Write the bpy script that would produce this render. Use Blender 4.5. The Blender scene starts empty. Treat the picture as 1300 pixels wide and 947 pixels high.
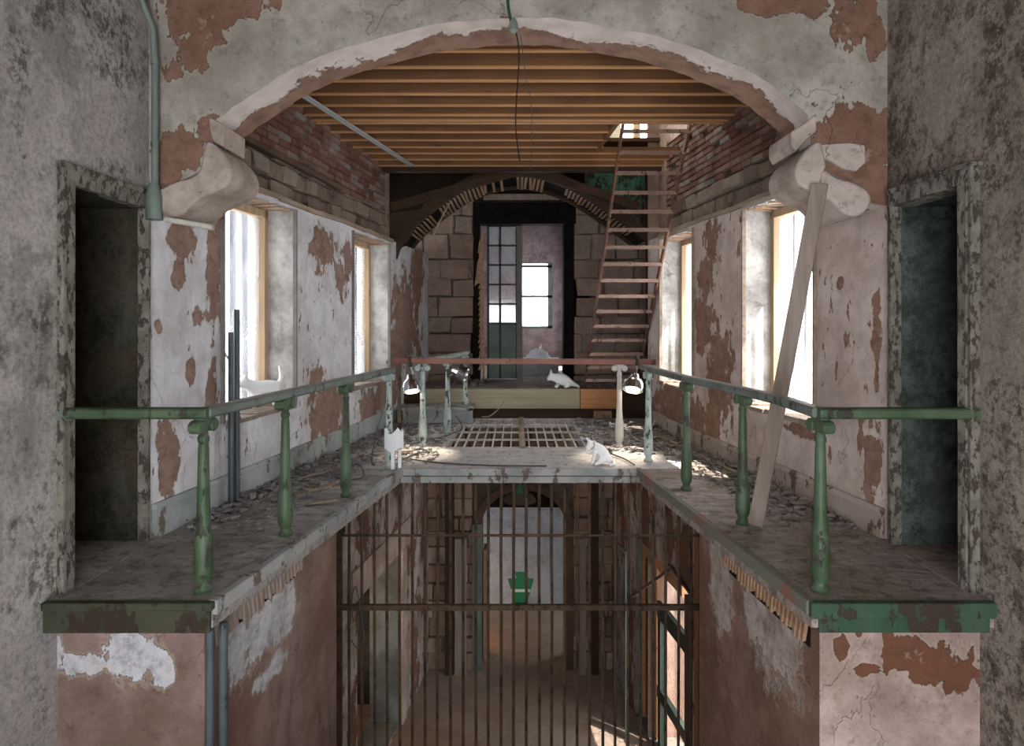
import bpy, bmesh, math, random
from mathutils import Vector, Matrix
R = random.Random(7)
SC = bpy.context.scene
COL = SC.collection
EYE = 1.455

# ------------------------------------------------------------------ helpers
def P(px, py, D):
    return Vector(((px - 656) * D / 800.0, D, EYE + (408 - py) * D / 800.0))
def XL(D): return -(2.45 - .143 * (D - 4.2)) if D > 4.2 else -2.45
def XR(D): return (2.47 - .127 * (D - 4.2)) if D > 4.2 else 2.47
def DL(px):            # depth at which the left wall shows at a pixel column
    k = (656 - px) / 800.0
    return (2.45 + .143 * 4.2) / (k + .143)
def DR(px):
    k = (px - 656) / 800.0
    return (2.47 + .127 * 4.2) / (k + .127)

def tag(o, label=None, cat=None, group=None, kind=None):
    if label: o['label'] = label
    if cat: o['category'] = cat
    if group: o['group'] = group
    if kind: o['kind'] = kind
    return o
def empty(name, loc=(0, 0, 0), **k):
    o = bpy.data.objects.new(name, None); COL.objects.link(o)
    o.location = loc; o.empty_display_size = .1
    tag(o, **k); return o
def mesh_obj(name, verts, faces, mat=None, parent=None, smooth=False, mats=None, fmat=None, rnd=None, loc=None):
    me = bpy.data.meshes.new(name)
    me.from_pydata([tuple(v) for v in verts], [], faces)
    for m in (mats or ([mat] if mat else [])): me.materials.append(m)
    if fmat: me.polygons.foreach_set('material_index', fmat)
    if rnd is not None:
        at = me.attributes.new('rnd', 'FLOAT', 'FACE'); at.data.foreach_set('value', rnd)
    if smooth: me.polygons.foreach_set('use_smooth', [True] * len(me.polygons))
    me.update()
    o = bpy.data.objects.new(name, me); COL.objects.link(o)
    if parent is not None:
        o.parent = parent
        o.matrix_parent_inverse = Matrix.Translation(-parent.location) if parent.type == 'EMPTY' else Matrix()
    return o
class MB:
    def __init__(s): s.v = []; s.f = []; s.r = []; s.m = []; s.cur = 0
    def add(s, vs, fs, r=0.0):
        b = len(s.v); s.v += [Vector(v) for v in vs]
        for f in fs: s.f.append([b + i for i in f]); s.r.append(r); s.m.append(s.cur)
    def box(s, x0, x1, y0, y1, z0, z1, r=0.0, jit=0):
        vs = [(x0,y0,z0),(x1,y0,z0),(x1,y1,z0),(x0,y1,z0),(x0,y0,z1),(x1,y0,z1),(x1,y1,z1),(x0,y1,z1)]
        if jit: vs = [tuple(c + R.uniform(-jit, jit) for c in v) for v in vs]
        s.add(vs, [(0,3,2,1),(4,5,6,7),(0,1,5,4),(1,2,6,5),(2,3,7,6),(3,0,4,7)], r)
    def hexa(s, vs, r=0.0):
        s.add(vs, [(0,3,2,1),(4,5,6,7),(0,1,5,4),(1,2,6,5),(2,3,7,6),(3,0,4,7)], r)
    def bar(s, a, b, w, h, up=(0, 0, 1), r=0.0):      # box beam between two points, w sideways, h along up
        a, b = Vector(a), Vector(b); d = (b - a).normalized(); u = Vector(up)
        if abs(d.dot(u)) > .98: u = Vector((0, 1, 0))
        sd = d.cross(u).normalized(); u = sd.cross(d).normalized()
        vs = []
        for p in (a, b):
            for (i, j) in ((-1,-1),(1,-1),(1,1),(-1,1)):
                vs.append(p + sd * (i * w / 2) + u * (j * h / 2))
        s.add(vs, [(0,1,2,3),(7,6,5,4),(0,4,5,1),(1,5,6,2),(2,6,7,3),(3,7,4,0)], r)
    def tube(s, pts, rad, n=8, cap=True):
        pts = [Vector(p) for p in pts]; rings = []
        rads = rad if isinstance(rad, (list, tuple)) else [rad] * len(pts)
        ref = None
        for i, p in enumerate(pts):
            d = (pts[min(i+1, len(pts)-1)] - pts[max(i-1, 0)]).normalized()
            if ref is None: ref = Vector((0,0,1)) if abs(d.z) < .9 else Vector((1,0,0))
            a = d.cross(ref).normalized(); c = a.cross(d).normalized(); ref = c
            rings.append([p + a * math.cos(t) * rads[i] + c * math.sin(t) * rads[i] for t in [2*math.pi*k/n for k in range(n)]])
        vs = [v for r in rings for v in r]; fs = []
        for i in range(len(rings)-1):
            for k in range(n):
                fs.append((i*n+k, i*n+(k+1)%n, (i+1)*n+(k+1)%n, (i+1)*n+k))
        if cap:
            fs.append(tuple(reversed(range(n)))); fs.append(tuple(range((len(rings)-1)*n, len(rings)*n)))
        s.add(vs, fs)
    def lathe(s, prof, c=(0,0,0), n=14, axis=None):   # prof: (r, z)
        c = Vector(c); M = Matrix() if axis is None else Vector((0,0,1)).rotation_difference(Vector(axis)).to_matrix().to_4x4()
        vs = []; fs = []
        for (r, z) in prof:
            for k in range(n):
                t = 2*math.pi*k/n; vs.append(c + M @ Vector((r*math.cos(t), r*math.sin(t), z)))
        for i in range(len(prof)-1):
            for k in range(n): fs.append((i*n+k, i*n+(k+1)%n, (i+1)*n+(k+1)%n, (i+1)*n+k))
        fs.append(tuple(reversed(range(n)))); fs.append(tuple(range((len(prof)-1)*n, len(prof)*n)))
        s.add(vs, fs)
    def prism(s, poly, y0, y1):                       # poly of (x,z) extruded along Y
        n = len(poly)
        vs = [(x, y0, z) for x, z in poly] + [(x, y1, z) for x, z in poly]
        fs = [tuple(range(n)), tuple(reversed(range(n, 2*n)))]
        for i in range(n): j = (i+1) % n; fs.append((j, i, n+i, n+j))
        s.add(vs, fs)
    def build(s, name, mat, parent=None, smooth=False, mats=None, rnd=False, fix=False):
        o = mesh_obj(name, s.v, s.f, mat, parent, smooth, mats, s.m if mats else None, s.r if rnd else None)
        if fix:
            bm = bmesh.new(); bm.from_mesh(o.data); bmesh.ops.recalc_face_normals(bm, faces=bm.faces); bm.to_mesh(o.data); bm.free()
        return o
def autosmooth(o, ang=40):
    bm = bmesh.new(); bm.from_mesh(o.data)
    for f in bm.faces: f.smooth = True
    for e in bm.edges:
        if len(e.link_faces) == 2 and e.calc_face_angle(0) > math.radians(ang): e.smooth = False
    bm.to_mesh(o.data); bm.free(); return o
def bevel(o, w=.004, seg=1):
    m = o.modifiers.new('bevel', 'BEVEL'); m.width = w; m.segments = seg; m.limit_method = 'ANGLE'; return o

# ------------------------------------------------------------------ materials
def lin(h):
    if isinstance(h, tuple): return (*h[:3], 1)
    h = h.lstrip('#'); c = [int(h[i:i+2], 16) / 255 for i in (0, 2, 4)]
    return (*[x / 12.92 if x <= .04045 else ((x + .055) / 1.055) ** 2.4 for x in c], 1)
class G:
    def __init__(s, name):
        s.m = bpy.data.materials.new(name); s.m.use_nodes = True
        s.t = s.m.node_tree; s.t.nodes.clear()
        s.out = s.t.nodes.new('ShaderNodeOutputMaterial')
        s.pos = s.t.nodes.new('ShaderNodeNewGeometry').outputs['Position']
    def n(s, ty, ins=None, **kw):
        nd = s.t.nodes.new(ty)
        for k, v in kw.items(): setattr(nd, k, v)
        for k, v in (ins or {}).items():
            if isinstance(v, bpy.types.NodeSocket): s.t.links.new(v, nd.inputs[k])
            else: nd.inputs[k].default_value = v
        return nd
    def math(s, op, a, b=None, c=None, clamp=False):
        ins = {0: a}
        if b is not None: ins[1] = b
        if c is not None: ins[2] = c
        return s.n('ShaderNodeMath', ins, operation=op, use_clamp=clamp).outputs[0]
    def vm(s, op, a, b=None):
        ins = {0: a}
        if b is not None: ins[1] = b
        nd = s.n('ShaderNodeVectorMath', ins, operation=op)
        return nd.outputs['Value'] if op in ('LENGTH', 'DOT_PRODUCT') else nd.outputs[0]
    def noise(s, scale, detail=4, rough=.55, vec=None, dist=0, out=0):
        return s.n('ShaderNodeTexNoise', {'Vector': vec or s.pos, 'Scale': scale, 'Detail': detail, 'Roughness': rough, 'Distortion': dist}).outputs[out]
    def step(s, v, a, b):
        return s.n('ShaderNodeMapRange', {0: v, 1: a, 2: b, 3: 0.0, 4: 1.0}, interpolation_type='SMOOTHSTEP').outputs[0]
    def mix(s, f, a, b, mode='MIX'):
        nd = s.n('ShaderNodeMix', data_type='RGBA', blend_type=mode)
        for i, v in ((0, f), (6, a), (7, b)):
            if isinstance(v, bpy.types.NodeSocket): s.t.links.new(v, nd.inputs[i])
            else: nd.inputs[i].default_value = lin(v) if i else v
        return nd.outputs[2]
    def stretch(s, x, y, z): return s.vm('MULTIPLY', s.pos, (x, y, z))
    def bump(s, h, d=.01, st=1.0, nrm=None):
        ins = {'Height': h, 'Distance': d, 'Strength': st}
        if nrm: ins['Normal'] = nrm
        return s.n('ShaderNodeBump', ins).outputs[0]
    def finish(s, col, rough=.9, nrm=None, metal=0.0, spec=.3, **kw):
        ins = {'Base Color': col if isinstance(col, bpy.types.NodeSocket) else lin(col), 'Roughness': rough, 'Metallic': metal, 'Specular IOR Level': spec}
        if nrm: ins['Normal'] = nrm
        ins.update(kw)
        b = s.n('ShaderNodeBsdfPrincipled', ins)
        s.t.links.new(b.outputs[0], s.out.inputs[0]); return s.m

def patch_mask(g, patches, axes, jitter=.34, fine=.26, sc=2.6):
    """ragged patches at real places on a wall: patches = (u, v, ru, rv)"""
    sep = g.n('ShaderNodeSeparateXYZ', {0: g.pos}).outputs
    idx = {'X': 0, 'Y': 1, 'Z': 2}
    uv = g.n('ShaderNodeCombineXYZ', {0: sep[idx[axes[0]]], 1: sep[idx[axes[1]]]}).outputs[0]
    n1 = g.noise(sc, 5, .6, out=1); n1 = g.vm('SUBTRACT', n1, (.5, .5, .5))
    acc = None
    for (u, v, ru, rv) in patches:
        q = g.vm('SUBTRACT', uv, (u, v, 0)); q = g.vm('MULTIPLY', q, (1/ru, 1/rv, 0))
        l = g.vm('LENGTH', q)
        acc = l if acc is None else g.math('SMOOTH_MIN', acc, l, .25)
    nA = g.noise(sc*1.6, 6, .62); nB = g.noise(11, 6, .68, vec=g.stretch(1, 1, .45))
    v = g.math('SUBTRACT', 1.0, acc)
    v = g.math('ADD', v, g.math('MULTIPLY', g.math('SUBTRACT', nA, .5), jitter * 8))
    v = g.math('ADD', v, g.math('MULTIPLY', g.math('SUBTRACT', nB, .5), fine * 8))
    # let the noise only act near the patch
    near = g.step(g.math('SUBTRACT', 2.0, acc), 0.0, .8)
    return g.math('MULTIPLY', g.step(v, -.02, .05), near), g.math('MULTIPLY', g.step(v, -.22, -.14), near)

def plaster(name, base, base2, under, patches=(), axes='YZ', stain='#3a352c', stain_amt=.5, peel=.0, speck=.0, under2=None, streak=True, zgreen=None, rim=None, grime=.5):
    g = G(name)
    n1 = g.noise(1.3, 8, .66); n2 = g.noise(9, 8, .72)
    col = g.mix(g.step(n1, .38, .62), base, base2)
    ns = g.noise(4.5, 9, .72, vec=g.stretch(1, 1, .25 if streak else 1))
    if stain_amt: col = g.mix(g.math('MULTIPLY', g.step(ns, .5, .72), stain_amt), col, stain)
    gr = g.step(g.noise(2.6, 10, .74), .40, .66)
    col = g.mix(g.math('MULTIPLY', gr, grime * .55), col, '#5d564c')
    col = g.mix(g.math('MULTIPLY', g.step(n2, .54, .68), grime * .6), col, '#453d35')
    col = g.mix(g.math('MULTIPLY', g.step(g.noise(34, 5, .7), .60, .72), grime), col, '#2f2a25')
    cv = g.vm('ADD', g.stretch(1, 1, .8), g.vm('MULTIPLY', g.noise(3, 5, .6, out=1), (.5, .5, .5)))
    ck = g.n('ShaderNodeTexVoronoi', {'Vector': cv, 'Scale': 1.7}, feature='DISTANCE_TO_EDGE').outputs['Distance']
    crack = g.math('MULTIPLY', g.step(ck, .005, .001), g.step(g.noise(1.1, 2), .5, .56))
    col = g.mix(g.math('MULTIPLY', crack, .28), col, '#2a231e')
    mask = None; halo = None
    if patches: mask, halo = patch_mask(g, patches, axes)
    if peel:
        pn = g.noise(2.1, 9, .7, vec=g.stretch(1, 1, .5))
        pm = g.step(pn, .72 - peel, .73 - peel)
        mask = pm if mask is None else g.math('MAXIMUM', mask, pm)
    if speck:
        sn = g.noise(13, 4, .62, vec=g.stretch(1, 1, .45)); sz = g.noise(1.7, 4, .6)
        sm = g.math('MULTIPLY', g.step(sn, .68 - speck, .695 - speck), g.step(sz, .48, .54))
        mask = sm if mask is None else g.math('MAXIMUM', mask, sm)
    h = g.math('MULTIPLY', g.noise(22, 7, .72), .35)
    if halo is not None:
        col = g.mix(g.math('MULTIPLY', halo, .35), col, rim or '#a89b8c')
    if mask is not None:
        uc = g.mix(g.step(g.noise(3.7, 8, .7), .35, .65), under, under2 or under)
        uc = g.mix(g.math('MULTIPLY', g.step(g.noise(12, 7, .75), .45, .7), .55), uc, '#4a3a30')
        uc = g.mix(g.math('MULTIPLY', g.step(g.noise(7, 6, .7), .60, .66), .35), uc, '#b8a898')
        col = g.mix(mask, col, uc)
        h = g.math('SUBTRACT', h, g.math('MULTIPLY', mask, .9))
    h = g.math('SUBTRACT', g.math('ADD', h, g.math('MULTIPLY', g.noise(3.2, 4), .6)), g.math('MULTIPLY', crack, .5))
    return g.finish(col, .92, g.bump(h, .016, 1.0), spec=.12)

def mottled(name, base, base2, dark, amt=.8, thr=.53, lowdark=None, grain=9):
    g = G(name)
    t = thr - .53
    big = g.noise(.75, 5, .6); n1 = g.noise(2.2, 10, .74); n2 = g.noise(grain, 10, .8, vec=g.stretch(1, 1, .8)); n3 = g.noise(grain * 2.6, 6, .75)
    zone = g.step(g.noise(1.5, 8, .7), .44 + t, .56 + t)
    col = g.mix(g.step(n1, .43, .57), base, base2)
    col = g.mix(g.math('MULTIPLY', g.step(n2, .50, .56), g.math('MULTIPLY_ADD', zone, amt * .75, amt * .12)), col, dark)
    col = g.mix(g.math('MULTIPLY', g.step(n3, .50, .58), g.math('MULTIPLY_ADD', zone, amt * .6, amt * .15)), col, dark)
    d = g.math('ADD', g.math('MULTIPLY', g.math('SUBTRACT', big, .5), .8), n1)
    col = g.mix(g.math('MULTIPLY', g.step(d, .52 + t, .60 + t), amt * .45), col, dark)
    col = g.mix(g.math('MULTIPLY', g.step(g.noise(grain * 4, 6, .8), .49, .58), amt * .35), col, dark)
    col = g.mix(g.math('MULTIPLY', g.step(g.noise(1.6, 8, .7, vec=g.stretch(1.5, 1.5, .5)), .52, .64), .35), col, '#5f625a')
    h = g.math('ADD', g.noise(6, 10, .78), g.math('MULTIPLY', n2, 1.2))
    return g.finish(col, .95, g.bump(h, .025, 1), spec=.1)

def masonry(name, c1, c2, c3, sc=9, bump_d=.02, soot=.3):
    g = G(name)
    r = g.n('ShaderNodeAttribute', attribute_name='rnd', attribute_type='GEOMETRY').outputs['Fac']
    ramp = g.mix(g.step(r, .2, .6), c1, c2); ramp = g.mix(g.step(r, .72, .9), ramp, c3)
    n = g.noise(sc, 8, .7)
    col = g.mix(g.math('MULTIPLY', g.step(n, .35, .75), .5), ramp, '#5a4a40')
    col = g.mix(g.math('MULTIPLY', g.step(g.noise(2.2, 6, .65), .5, .72), soot), col, '#1d1713')
    col = g.mix(g.math('MULTIPLY', g.step(g.noise(6, 6, .7), .56, .7), .35), col, '#a89c8c')
    h = g.math('ADD', g.noise(7, 8, .75), g.math('MULTIPLY', g.noise(30, 4, .7), .35))
    return g.finish(col, .95, g.bump(h, bump_d, 1), spec=.1)

def wood(name, c1, c2, axis='X', knot=True, rough=.75, dirt=.25):
    g = G(name)
    st = {'X': (.35, 9, 9), 'Y': (9, .35, 9), 'Z': (9, 9, .35)}[axis]
    v = g.stretch(*st)
    n = g.noise(2.0, 6, .6, vec=v, dist=.6)
    col = g.mix(g.step(n, .3, .7), c1, c2)
    big = g.noise(1.4, 2, .5)
    col = g.mix(g.math('MULTIPLY', g.step(big, .45, .7), dirt), col, '#3a2616')
    if knot:
        vv = g.vm('MULTIPLY', g.pos, {'X': (1.6, 6, 6), 'Y': (6, 1.6, 6), 'Z': (6, 6, 1.6)}[axis])
        k = g.n('ShaderNodeTexVoronoi', {'Vector': vv, 'Scale': 1.0}).outputs['Distance']
        col = g.mix(g.math('MULTIPLY', g.step(k, .13, .05), .75), col, '#2a160a')
    return g.finish(col, rough, g.bump(n, .003, .5), spec=.25)

def paint_metal(name, paint, paint2, rustc='#5b3423', thr=.56, metal=.0, rough=.55, sc=9, dust=.0):
    g = G(name)
    n = g.noise(sc, 7, .7, vec=g.stretch(1, 1, .5)); n2 = g.noise(sc*.4, 5, .6)
    col = g.mix(g.step(n2, .35, .65), paint, paint2)
    m = g.step(n, thr, thr + .04)
    col = g.mix(m, col, rustc)
    if dust:
        up = g.n('ShaderNodeSeparateXYZ', {0: g.n('ShaderNodeNewGeometry').outputs['Normal']}).outputs[2]
        col = g.mix(g.math('MULTIPLY', g.step(up, .5, .95), dust), col, '#8b837d')
    h = g.math('SUBTRACT', g.math('MULTIPLY', g.noise(30, 4), .3), m)
    return g.finish(col, rough, g.bump(h, .003, .8), metal=metal, spec=.4)

def flat(name, c, rough=.6, metal=0.0, spec=.4, n=True):
    g = G(name)
    if n: col = g.mix(g.math('MULTIPLY', g.step(g.noise(8, 5, .6), .3, .75), .35), c, '#2b2622')
    else: col = lin(c)
    if not n: return g.finish(c, rough, metal=metal, spec=spec)
    return g.finish(col, rough, g.bump(g.noise(25, 4), .002, .5), metal=metal, spec=spec)

def pw(px, py, rx, ry, side):
    f, g_ = (DL, XL) if side == 'L' else (DR, XR)
    a, b = f(px - rx), f(px + rx); D = f(px)
    return (D, EYE + (408 - py) * D / 800, abs(a - b) / 2, ry * D / 800)
def pa(px, py, rx, ry, D=4.2):
    return ((px - 656) * D / 800, EYE + (408 - py) * D / 800, rx * D / 800, ry * D / 800)

LP = [(228,345,7,22),(232,300,16,34),(250,405,7,16),(201,412,5,10),(243,470,6,16),(214,575,14,55),(272,330,10,80),(268,500,6,40),
      (410,318,14,26),(432,352,8,30),(440,330,5,30),(413,520,24,38),(400,482,10,18),(515,410,20,60),(500,455,12,50),(529,350,7,60),(470,515,14,22),(486,500,7,24)]
RP = [(903,305,9,26),(896,350,10,24),(893,410,12,34),(914,480,16,62),(905,540,9,36),(852,520,24,42),(884,545,13,34),(1113,420,6,60),(1105,590,14,52),(1092,560,5,30),(1066,360,4,8),(955,590,20,8),(1020,548,22,8)]
M = {}
M['wl'] = plaster('peeling_white_plaster', '#cccbd0', '#bdbbbd', '#80685c', [pw(*p, 'L') for p in LP], stain='#7d7468', stain_amt=.35, speck=.05, under2='#8f776b', grime=.3)
M['wr'] = plaster('peeling_pink_white_plaster', '#c6b8b2', '#b6a49b', '#7d6152', [pw(*p, 'R') for p in RP], stain='#7c6f66', stain_amt=.35, speck=.06, under2='#8d6f60', grime=.35)
M['reveal'] = plaster('grey_reveal_plaster', '#b9b6b2', '#8f8c88', '#6f6258', (), stain='#4d4a48', stain_amt=.6, peel=.06)
AP = [(245,10,45,34),(300,0,50,22),(262,40,22,22),(243,72,20,26),(222,92,16,18),(236,190,34,26),(215,222,16,28),(262,165,18,22),(205,190,8,10),
      (1085,20,36,44),(1110,50,14,30),(980,4,36,14),(1035,5,22,16),(1085,165,52,50),(1108,215,30,70),(1060,180,30,30),(1050,210,40,20),(640,28,9,8),(668,30,8,7)]
M['arch'] = plaster('peeling_arch_plaster', '#aba69d', '#948e84', '#76584a', [pa(*p) for p in AP], axes='XZ', stain='#6e7064', stain_amt=.4, under2='#86685a', streak=False, grime=.55)
def soffit():
    g = G('arch_soffit_plaster')
    y = g.n('ShaderNodeSeparateXYZ', {0: g.pos}).outputs[1]
    v = g.math('ADD', y, g.math('MULTIPLY', g.math('SUBTRACT', g.noise(2.6, 9, .74), .5), .75))
    v = g.math('ADD', v, g.math('MULTIPLY', g.math('SUBTRACT', g.noise(1.0, 2, .5), .5), .22))
    m = g.step(v, 4.39, 4.41)
    c = g.mix(g.step(g.noise(4, 6, .6), .35, .7), '#cfc4bf', '#b3a69f')
    u = g.mix(g.step(g.noise(7, 6, .7), .35, .7), '#8e7264', '#745a4c')
    return g.finish(g.mix(m, c, u), .92, g.bump(g.math('SUBTRACT', g.math('MULTIPLY', g.noise(18, 6, .7), .4), m), .015, 1), spec=.1)
M['soffit'] = soffit()
M['corbel'] = plaster('corbel_plaster', '#b8aaa2', '#a39489', '#76594a', (), stain='#7d6a5c', stain_amt=.35, peel=.1, grime=.6)
M['nl'] = mottled('mouldy_grey_plaster', '#b9b3b1', '#c8c2c0', '#45413a', .8, .545)
M['nr'] = mottled('mouldy_brown_plaster', '#a3968b', '#b1a59a', '#3b352c', .8, .53)
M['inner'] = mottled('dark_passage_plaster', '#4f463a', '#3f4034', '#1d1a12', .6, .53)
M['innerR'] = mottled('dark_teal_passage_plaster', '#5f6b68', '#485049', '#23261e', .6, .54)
WP = [(165,825,32,38),(110,845,34,16),(205,850,14,22),(60,830,16,30)]
M['fl'] = plaster('brown_plaster_with_white_remnants', '#85706a', '#6a564d', '#b9b9be', [pa(*p, D=3.36) for p in WP], axes='XZ', stain='#4a3529', stain_amt=.5, streak=False, under2='#adacb0')
WR = [(1090,800,5,10),(1068,822,10,14),(1150,830,26,24),(1200,845,50,30),(1128,825,8,34),(1100,850,16,8)]
M['fr'] = plaster('pinkish_plaster_with_brown_patches', '#b7a39d', '#9a857d', '#6a4738', [pa(*p, D=3.36) for p in WR], axes='XZ', stain='#6b584d', stain_amt=.4, streak=False)
def pwb(px, py, rx, ry, side):    # patches on the well walls below the slabs
    D = wellD(px, side); a, b = wellD(px-rx, side), wellD(px+rx, side)
    return (D, EYE + (408 - py) * D / 800, abs(a-b)/2, ry * D / 800)
WLA, WLB = (-1.665, 3.36), (-1.445, 5.05)
WRA, WRB = (1.615, 3.36), (1.465, 5.05)
def wellD(px, side):
    (x0, y0), (x1, y1) = (WLA, WLB) if side == 'L' else (WRA, WRB)
    k = (px - 656) / 800; s = (x1-x0)/(y1-y0)
    return (x0 - s*y0) / (k - s)
M['gl'] = plaster('well_wall_plaster_brown', '#86706a', '#6f564b', '#b9b9bd', [pwb(335,795,40,34,'L'), pwb(300,810,16,50,'L'), pwb(365,770,14,36,'L'), pwb(350,845,20,14,'L')], stain='#3f2e25', stain_amt=.55, under2='#9c9a9a')
M['gr'] = plaster('well_wall_plaster_pink_brown', '#84695d', '#6c5144', '#aca09b', [pwb(915,750,12,60,'R'), pwb(985,810,30,60,'R'), pwb(955,770,14,40,'R'), pwb(908,700,7,40,'R')], stain='#3f2e25', stain_amt=.55, under2='#8b7a70')
M['low'] = plaster('lower_storey_plaster', '#b3a49b', '#93827a', '#6d5042', (), stain='#4a3a30', stain_amt=.5, peel=.2, speck=.1)
M['lowblue'] = plaster('pale_blue_lower_plaster', '#a9b0ba', '#9da4ad', '#8a8a8c', (), stain='#7d838c', stain_amt=.2)
M['lowteal'] = plaster('grey_teal_reveal', '#7c8480', '#5f6560', '#5a4c44', (), stain='#3c3a36', stain_amt=.6, peel=.1)
M['brick'] = masonry('old_red_brick', '#6e4a40', '#7c645a', '#877c74', 12, .01, .55)
M['stone'] = masonry('rough_wall_stone', '#77675c', '#8a7a6c', '#94887b', 6, .03, .55)
M['stonelow'] = masonry('lower_wall_stone', '#8f7564', '#a08876', '#b39f8d', 6, .03, .5)
M['stoneback'] = masonry('pinkish_brown_stone', '#8b776c', '#9a867a', '#8a7e75', 5, .035, .12)
M['mortar'] = mottled('grey_mortar', '#5c5148', '#6b6057', '#231d18', .6, .55)
M['dark'] = flat('dark_board_and_shade', '#191410', .95, spec=.1)  # dark boards, and panels that stand in for shade
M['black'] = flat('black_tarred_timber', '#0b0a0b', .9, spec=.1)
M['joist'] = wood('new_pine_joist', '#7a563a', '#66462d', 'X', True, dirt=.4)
M['joist_lit'] = wood('joist_underside_lit', '#b98d63', '#a87b50', 'X', False, dirt=.1)  # lighter joist underside: bounce light painted into the wood colour
M['deck'] = wood('brown_decking', '#4a3320', '#3c2817', 'Y', False, dirt=.4)
M['beamG'] = wood('grey_treated_timber', '#9d937e', '#8a816d', 'X', True, dirt=.12)
M['beamO'] = wood('orange_pine_timber', '#b58259', '#a1714a', 'X', True, dirt=.1)
M['winframe'] = wood('new_pine_window_frame', '#b39a7d', '#9c8468', 'Z', True, dirt=.1)
M['oldwood'] = wood('old_brown_timber', '#3e2c20', '#2c1f17', 'X', False, dirt=.5)
M['lath'] = wood('old_lath', '#a88a72', '#8c6d56', 'Y', False, dirt=.15)
M['lathg'] = wood('dusty_grey_lath', '#9d8d84', '#857469', 'Z', False, dirt=.2)
M['plank'] = wood('weathered_plank', '#8d8077', '#786a60', 'Z', False, dirt=.15)
M['stick'] = wood('pale_stick', '#9a8a7a', '#7d6c5d', 'Y', False, dirt=.2)
M['lowdoor'] = wood('brown_orange_door_boards', '#5f4a3d', '#4d3b30', 'Z', False, dirt=.4)
M['rail'] = paint_metal('grey_green_rail_paint', '#525b55', '#68706b', '#2b302c', .56, rough=.5, dust=.5)
M['post'] = paint_metal('green_post_paint', '#33472f', '#4a5a44', '#2f2f26', .56, rough=.55)
M['postw'] = paint_metal('pale_green_flaking_paint', '#a3aeaa', '#85938d', '#35352f', .55, rough=.55, sc=16)
M['fascia'] = paint_metal('weathered_green_fascia', '#1f3f2b', '#3b5040', '#33281e', .53, rough=.75, sc=7)
M['fasciaL'] = paint_metal('dark_olive_fascia', '#2f3626', '#3d3c2b', '#2b1f16', .54, rough=.8, sc=6)
M['fasciag'] = paint_metal('grey_green_edge', '#9a9a99', '#7e8180', '#5f534c', .55, rough=.8, sc=7)
M['fasciab'] = paint_metal('brown_green_edge', '#6f5f54', '#5d6457', '#7a5143', .56, rough=.85, sc=4)
M['redrail'] = paint_metal('rusty_red_rail', '#855a4c', '#764c40', '#4a3229', .6, rough=.6)
M['rust'] = paint_metal('rusty_iron', '#46372b', '#5a4534', '#2b211b', .55, metal=.2, rough=.7, sc=14)
M['tread'] = paint_metal('ladder_tread_lit', '#82685b', '#927a6d', '#4f382d', .58, metal=.1, rough=.5, sc=12)  # paler than the stringers: lit tread tops put into the colour
M['ladder'] = paint_metal('rusty_ladder_iron', '#5b3c2e', '#704c3b', '#33231c', .58, metal=.2, rough=.55, sc=12)
M['grate'] = paint_metal('dusty_grating', '#aaa39e', '#b8b2ad', '#6a5a4e', .62, rough=.8)
M['pipe'] = paint_metal('grey_iron_pipe', '#4b5357', '#3c4448', '#2a2b2b', .6, rough=.5)
M['gpipe'] = paint_metal('pale_green_pipe_paint', '#717d76', '#5f6b64', '#4a4a40', .64, rough=.5)
M['cpipe'] = paint_metal('dusty_conduit', '#8d9694', '#7b8381', '#4f4d49', .62, rough=.5)
M['zinc'] = flat('galvanised_conduit', '#b5bab9', .35, .4, n=False)
M['chrome'] = flat('polished_aluminium', '#c8cacc', .22, 1.0, n=False)
M['blackp'] = flat('black_clamp', '#151518', .5, n=False)
M['cable'] = flat('grey_cable', '#4a4a4c', .6, n=False)
M['cat'] = flat('white_cat_plaster', '#e4e4e6', .8, spec=.2, n=False)
M['sheet'] = flat('white_sheet', '#d9dbdd', .8, spec=.2, n=False)
M['cloth'] = flat('grey_white_cloth', '#c2c4c8', .9, n=False)
M['boxw'] = flat('grey_box', '#8d9096', .8)
M['sign'] = flat('green_enamel_sign', '#0b6237', .45, n=False)
M['signw'] = flat('pale_lettering_strip', '#b9bfae', .6, n=False)
M['lampg'] = flat('green_enamel', '#1e4a30', .5)
M['lampb'] = flat('rusty_brown_shade_top', '#3d2d20', .7)
M['dgreen'] = flat('dark_green_frame_paint', '#1f2d26', .6)
M['yard'] = plaster('orange_brick_yard_wall', '#7a5038', '#67402b', '#6a4532', (), stain_amt=.4, peel=.12)
M['lowboard'] = wood('brown_vertical_boards', '#9c6a4a', '#80553a', 'Z', False, dirt=.5)
M['lintel'] = plaster('pale_pink_lintel', '#b8a49a', '#a48f84', '#7b6051', (), stain_amt=.4, peel=.1)
M['mesh'] = flat('rusty_wire_mesh', '#6b4c3c', .7, .3)
M['gdoor'] = paint_metal('pale_green_door', '#5f6f66', '#4f6056', '#5b4a3c', .6, rough=.6)
M['pipew'] = flat('cream_pipe', '#c4c0b4', .6)
M['rug'] = flat('rubble_grey', '#858180', .95)

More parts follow.
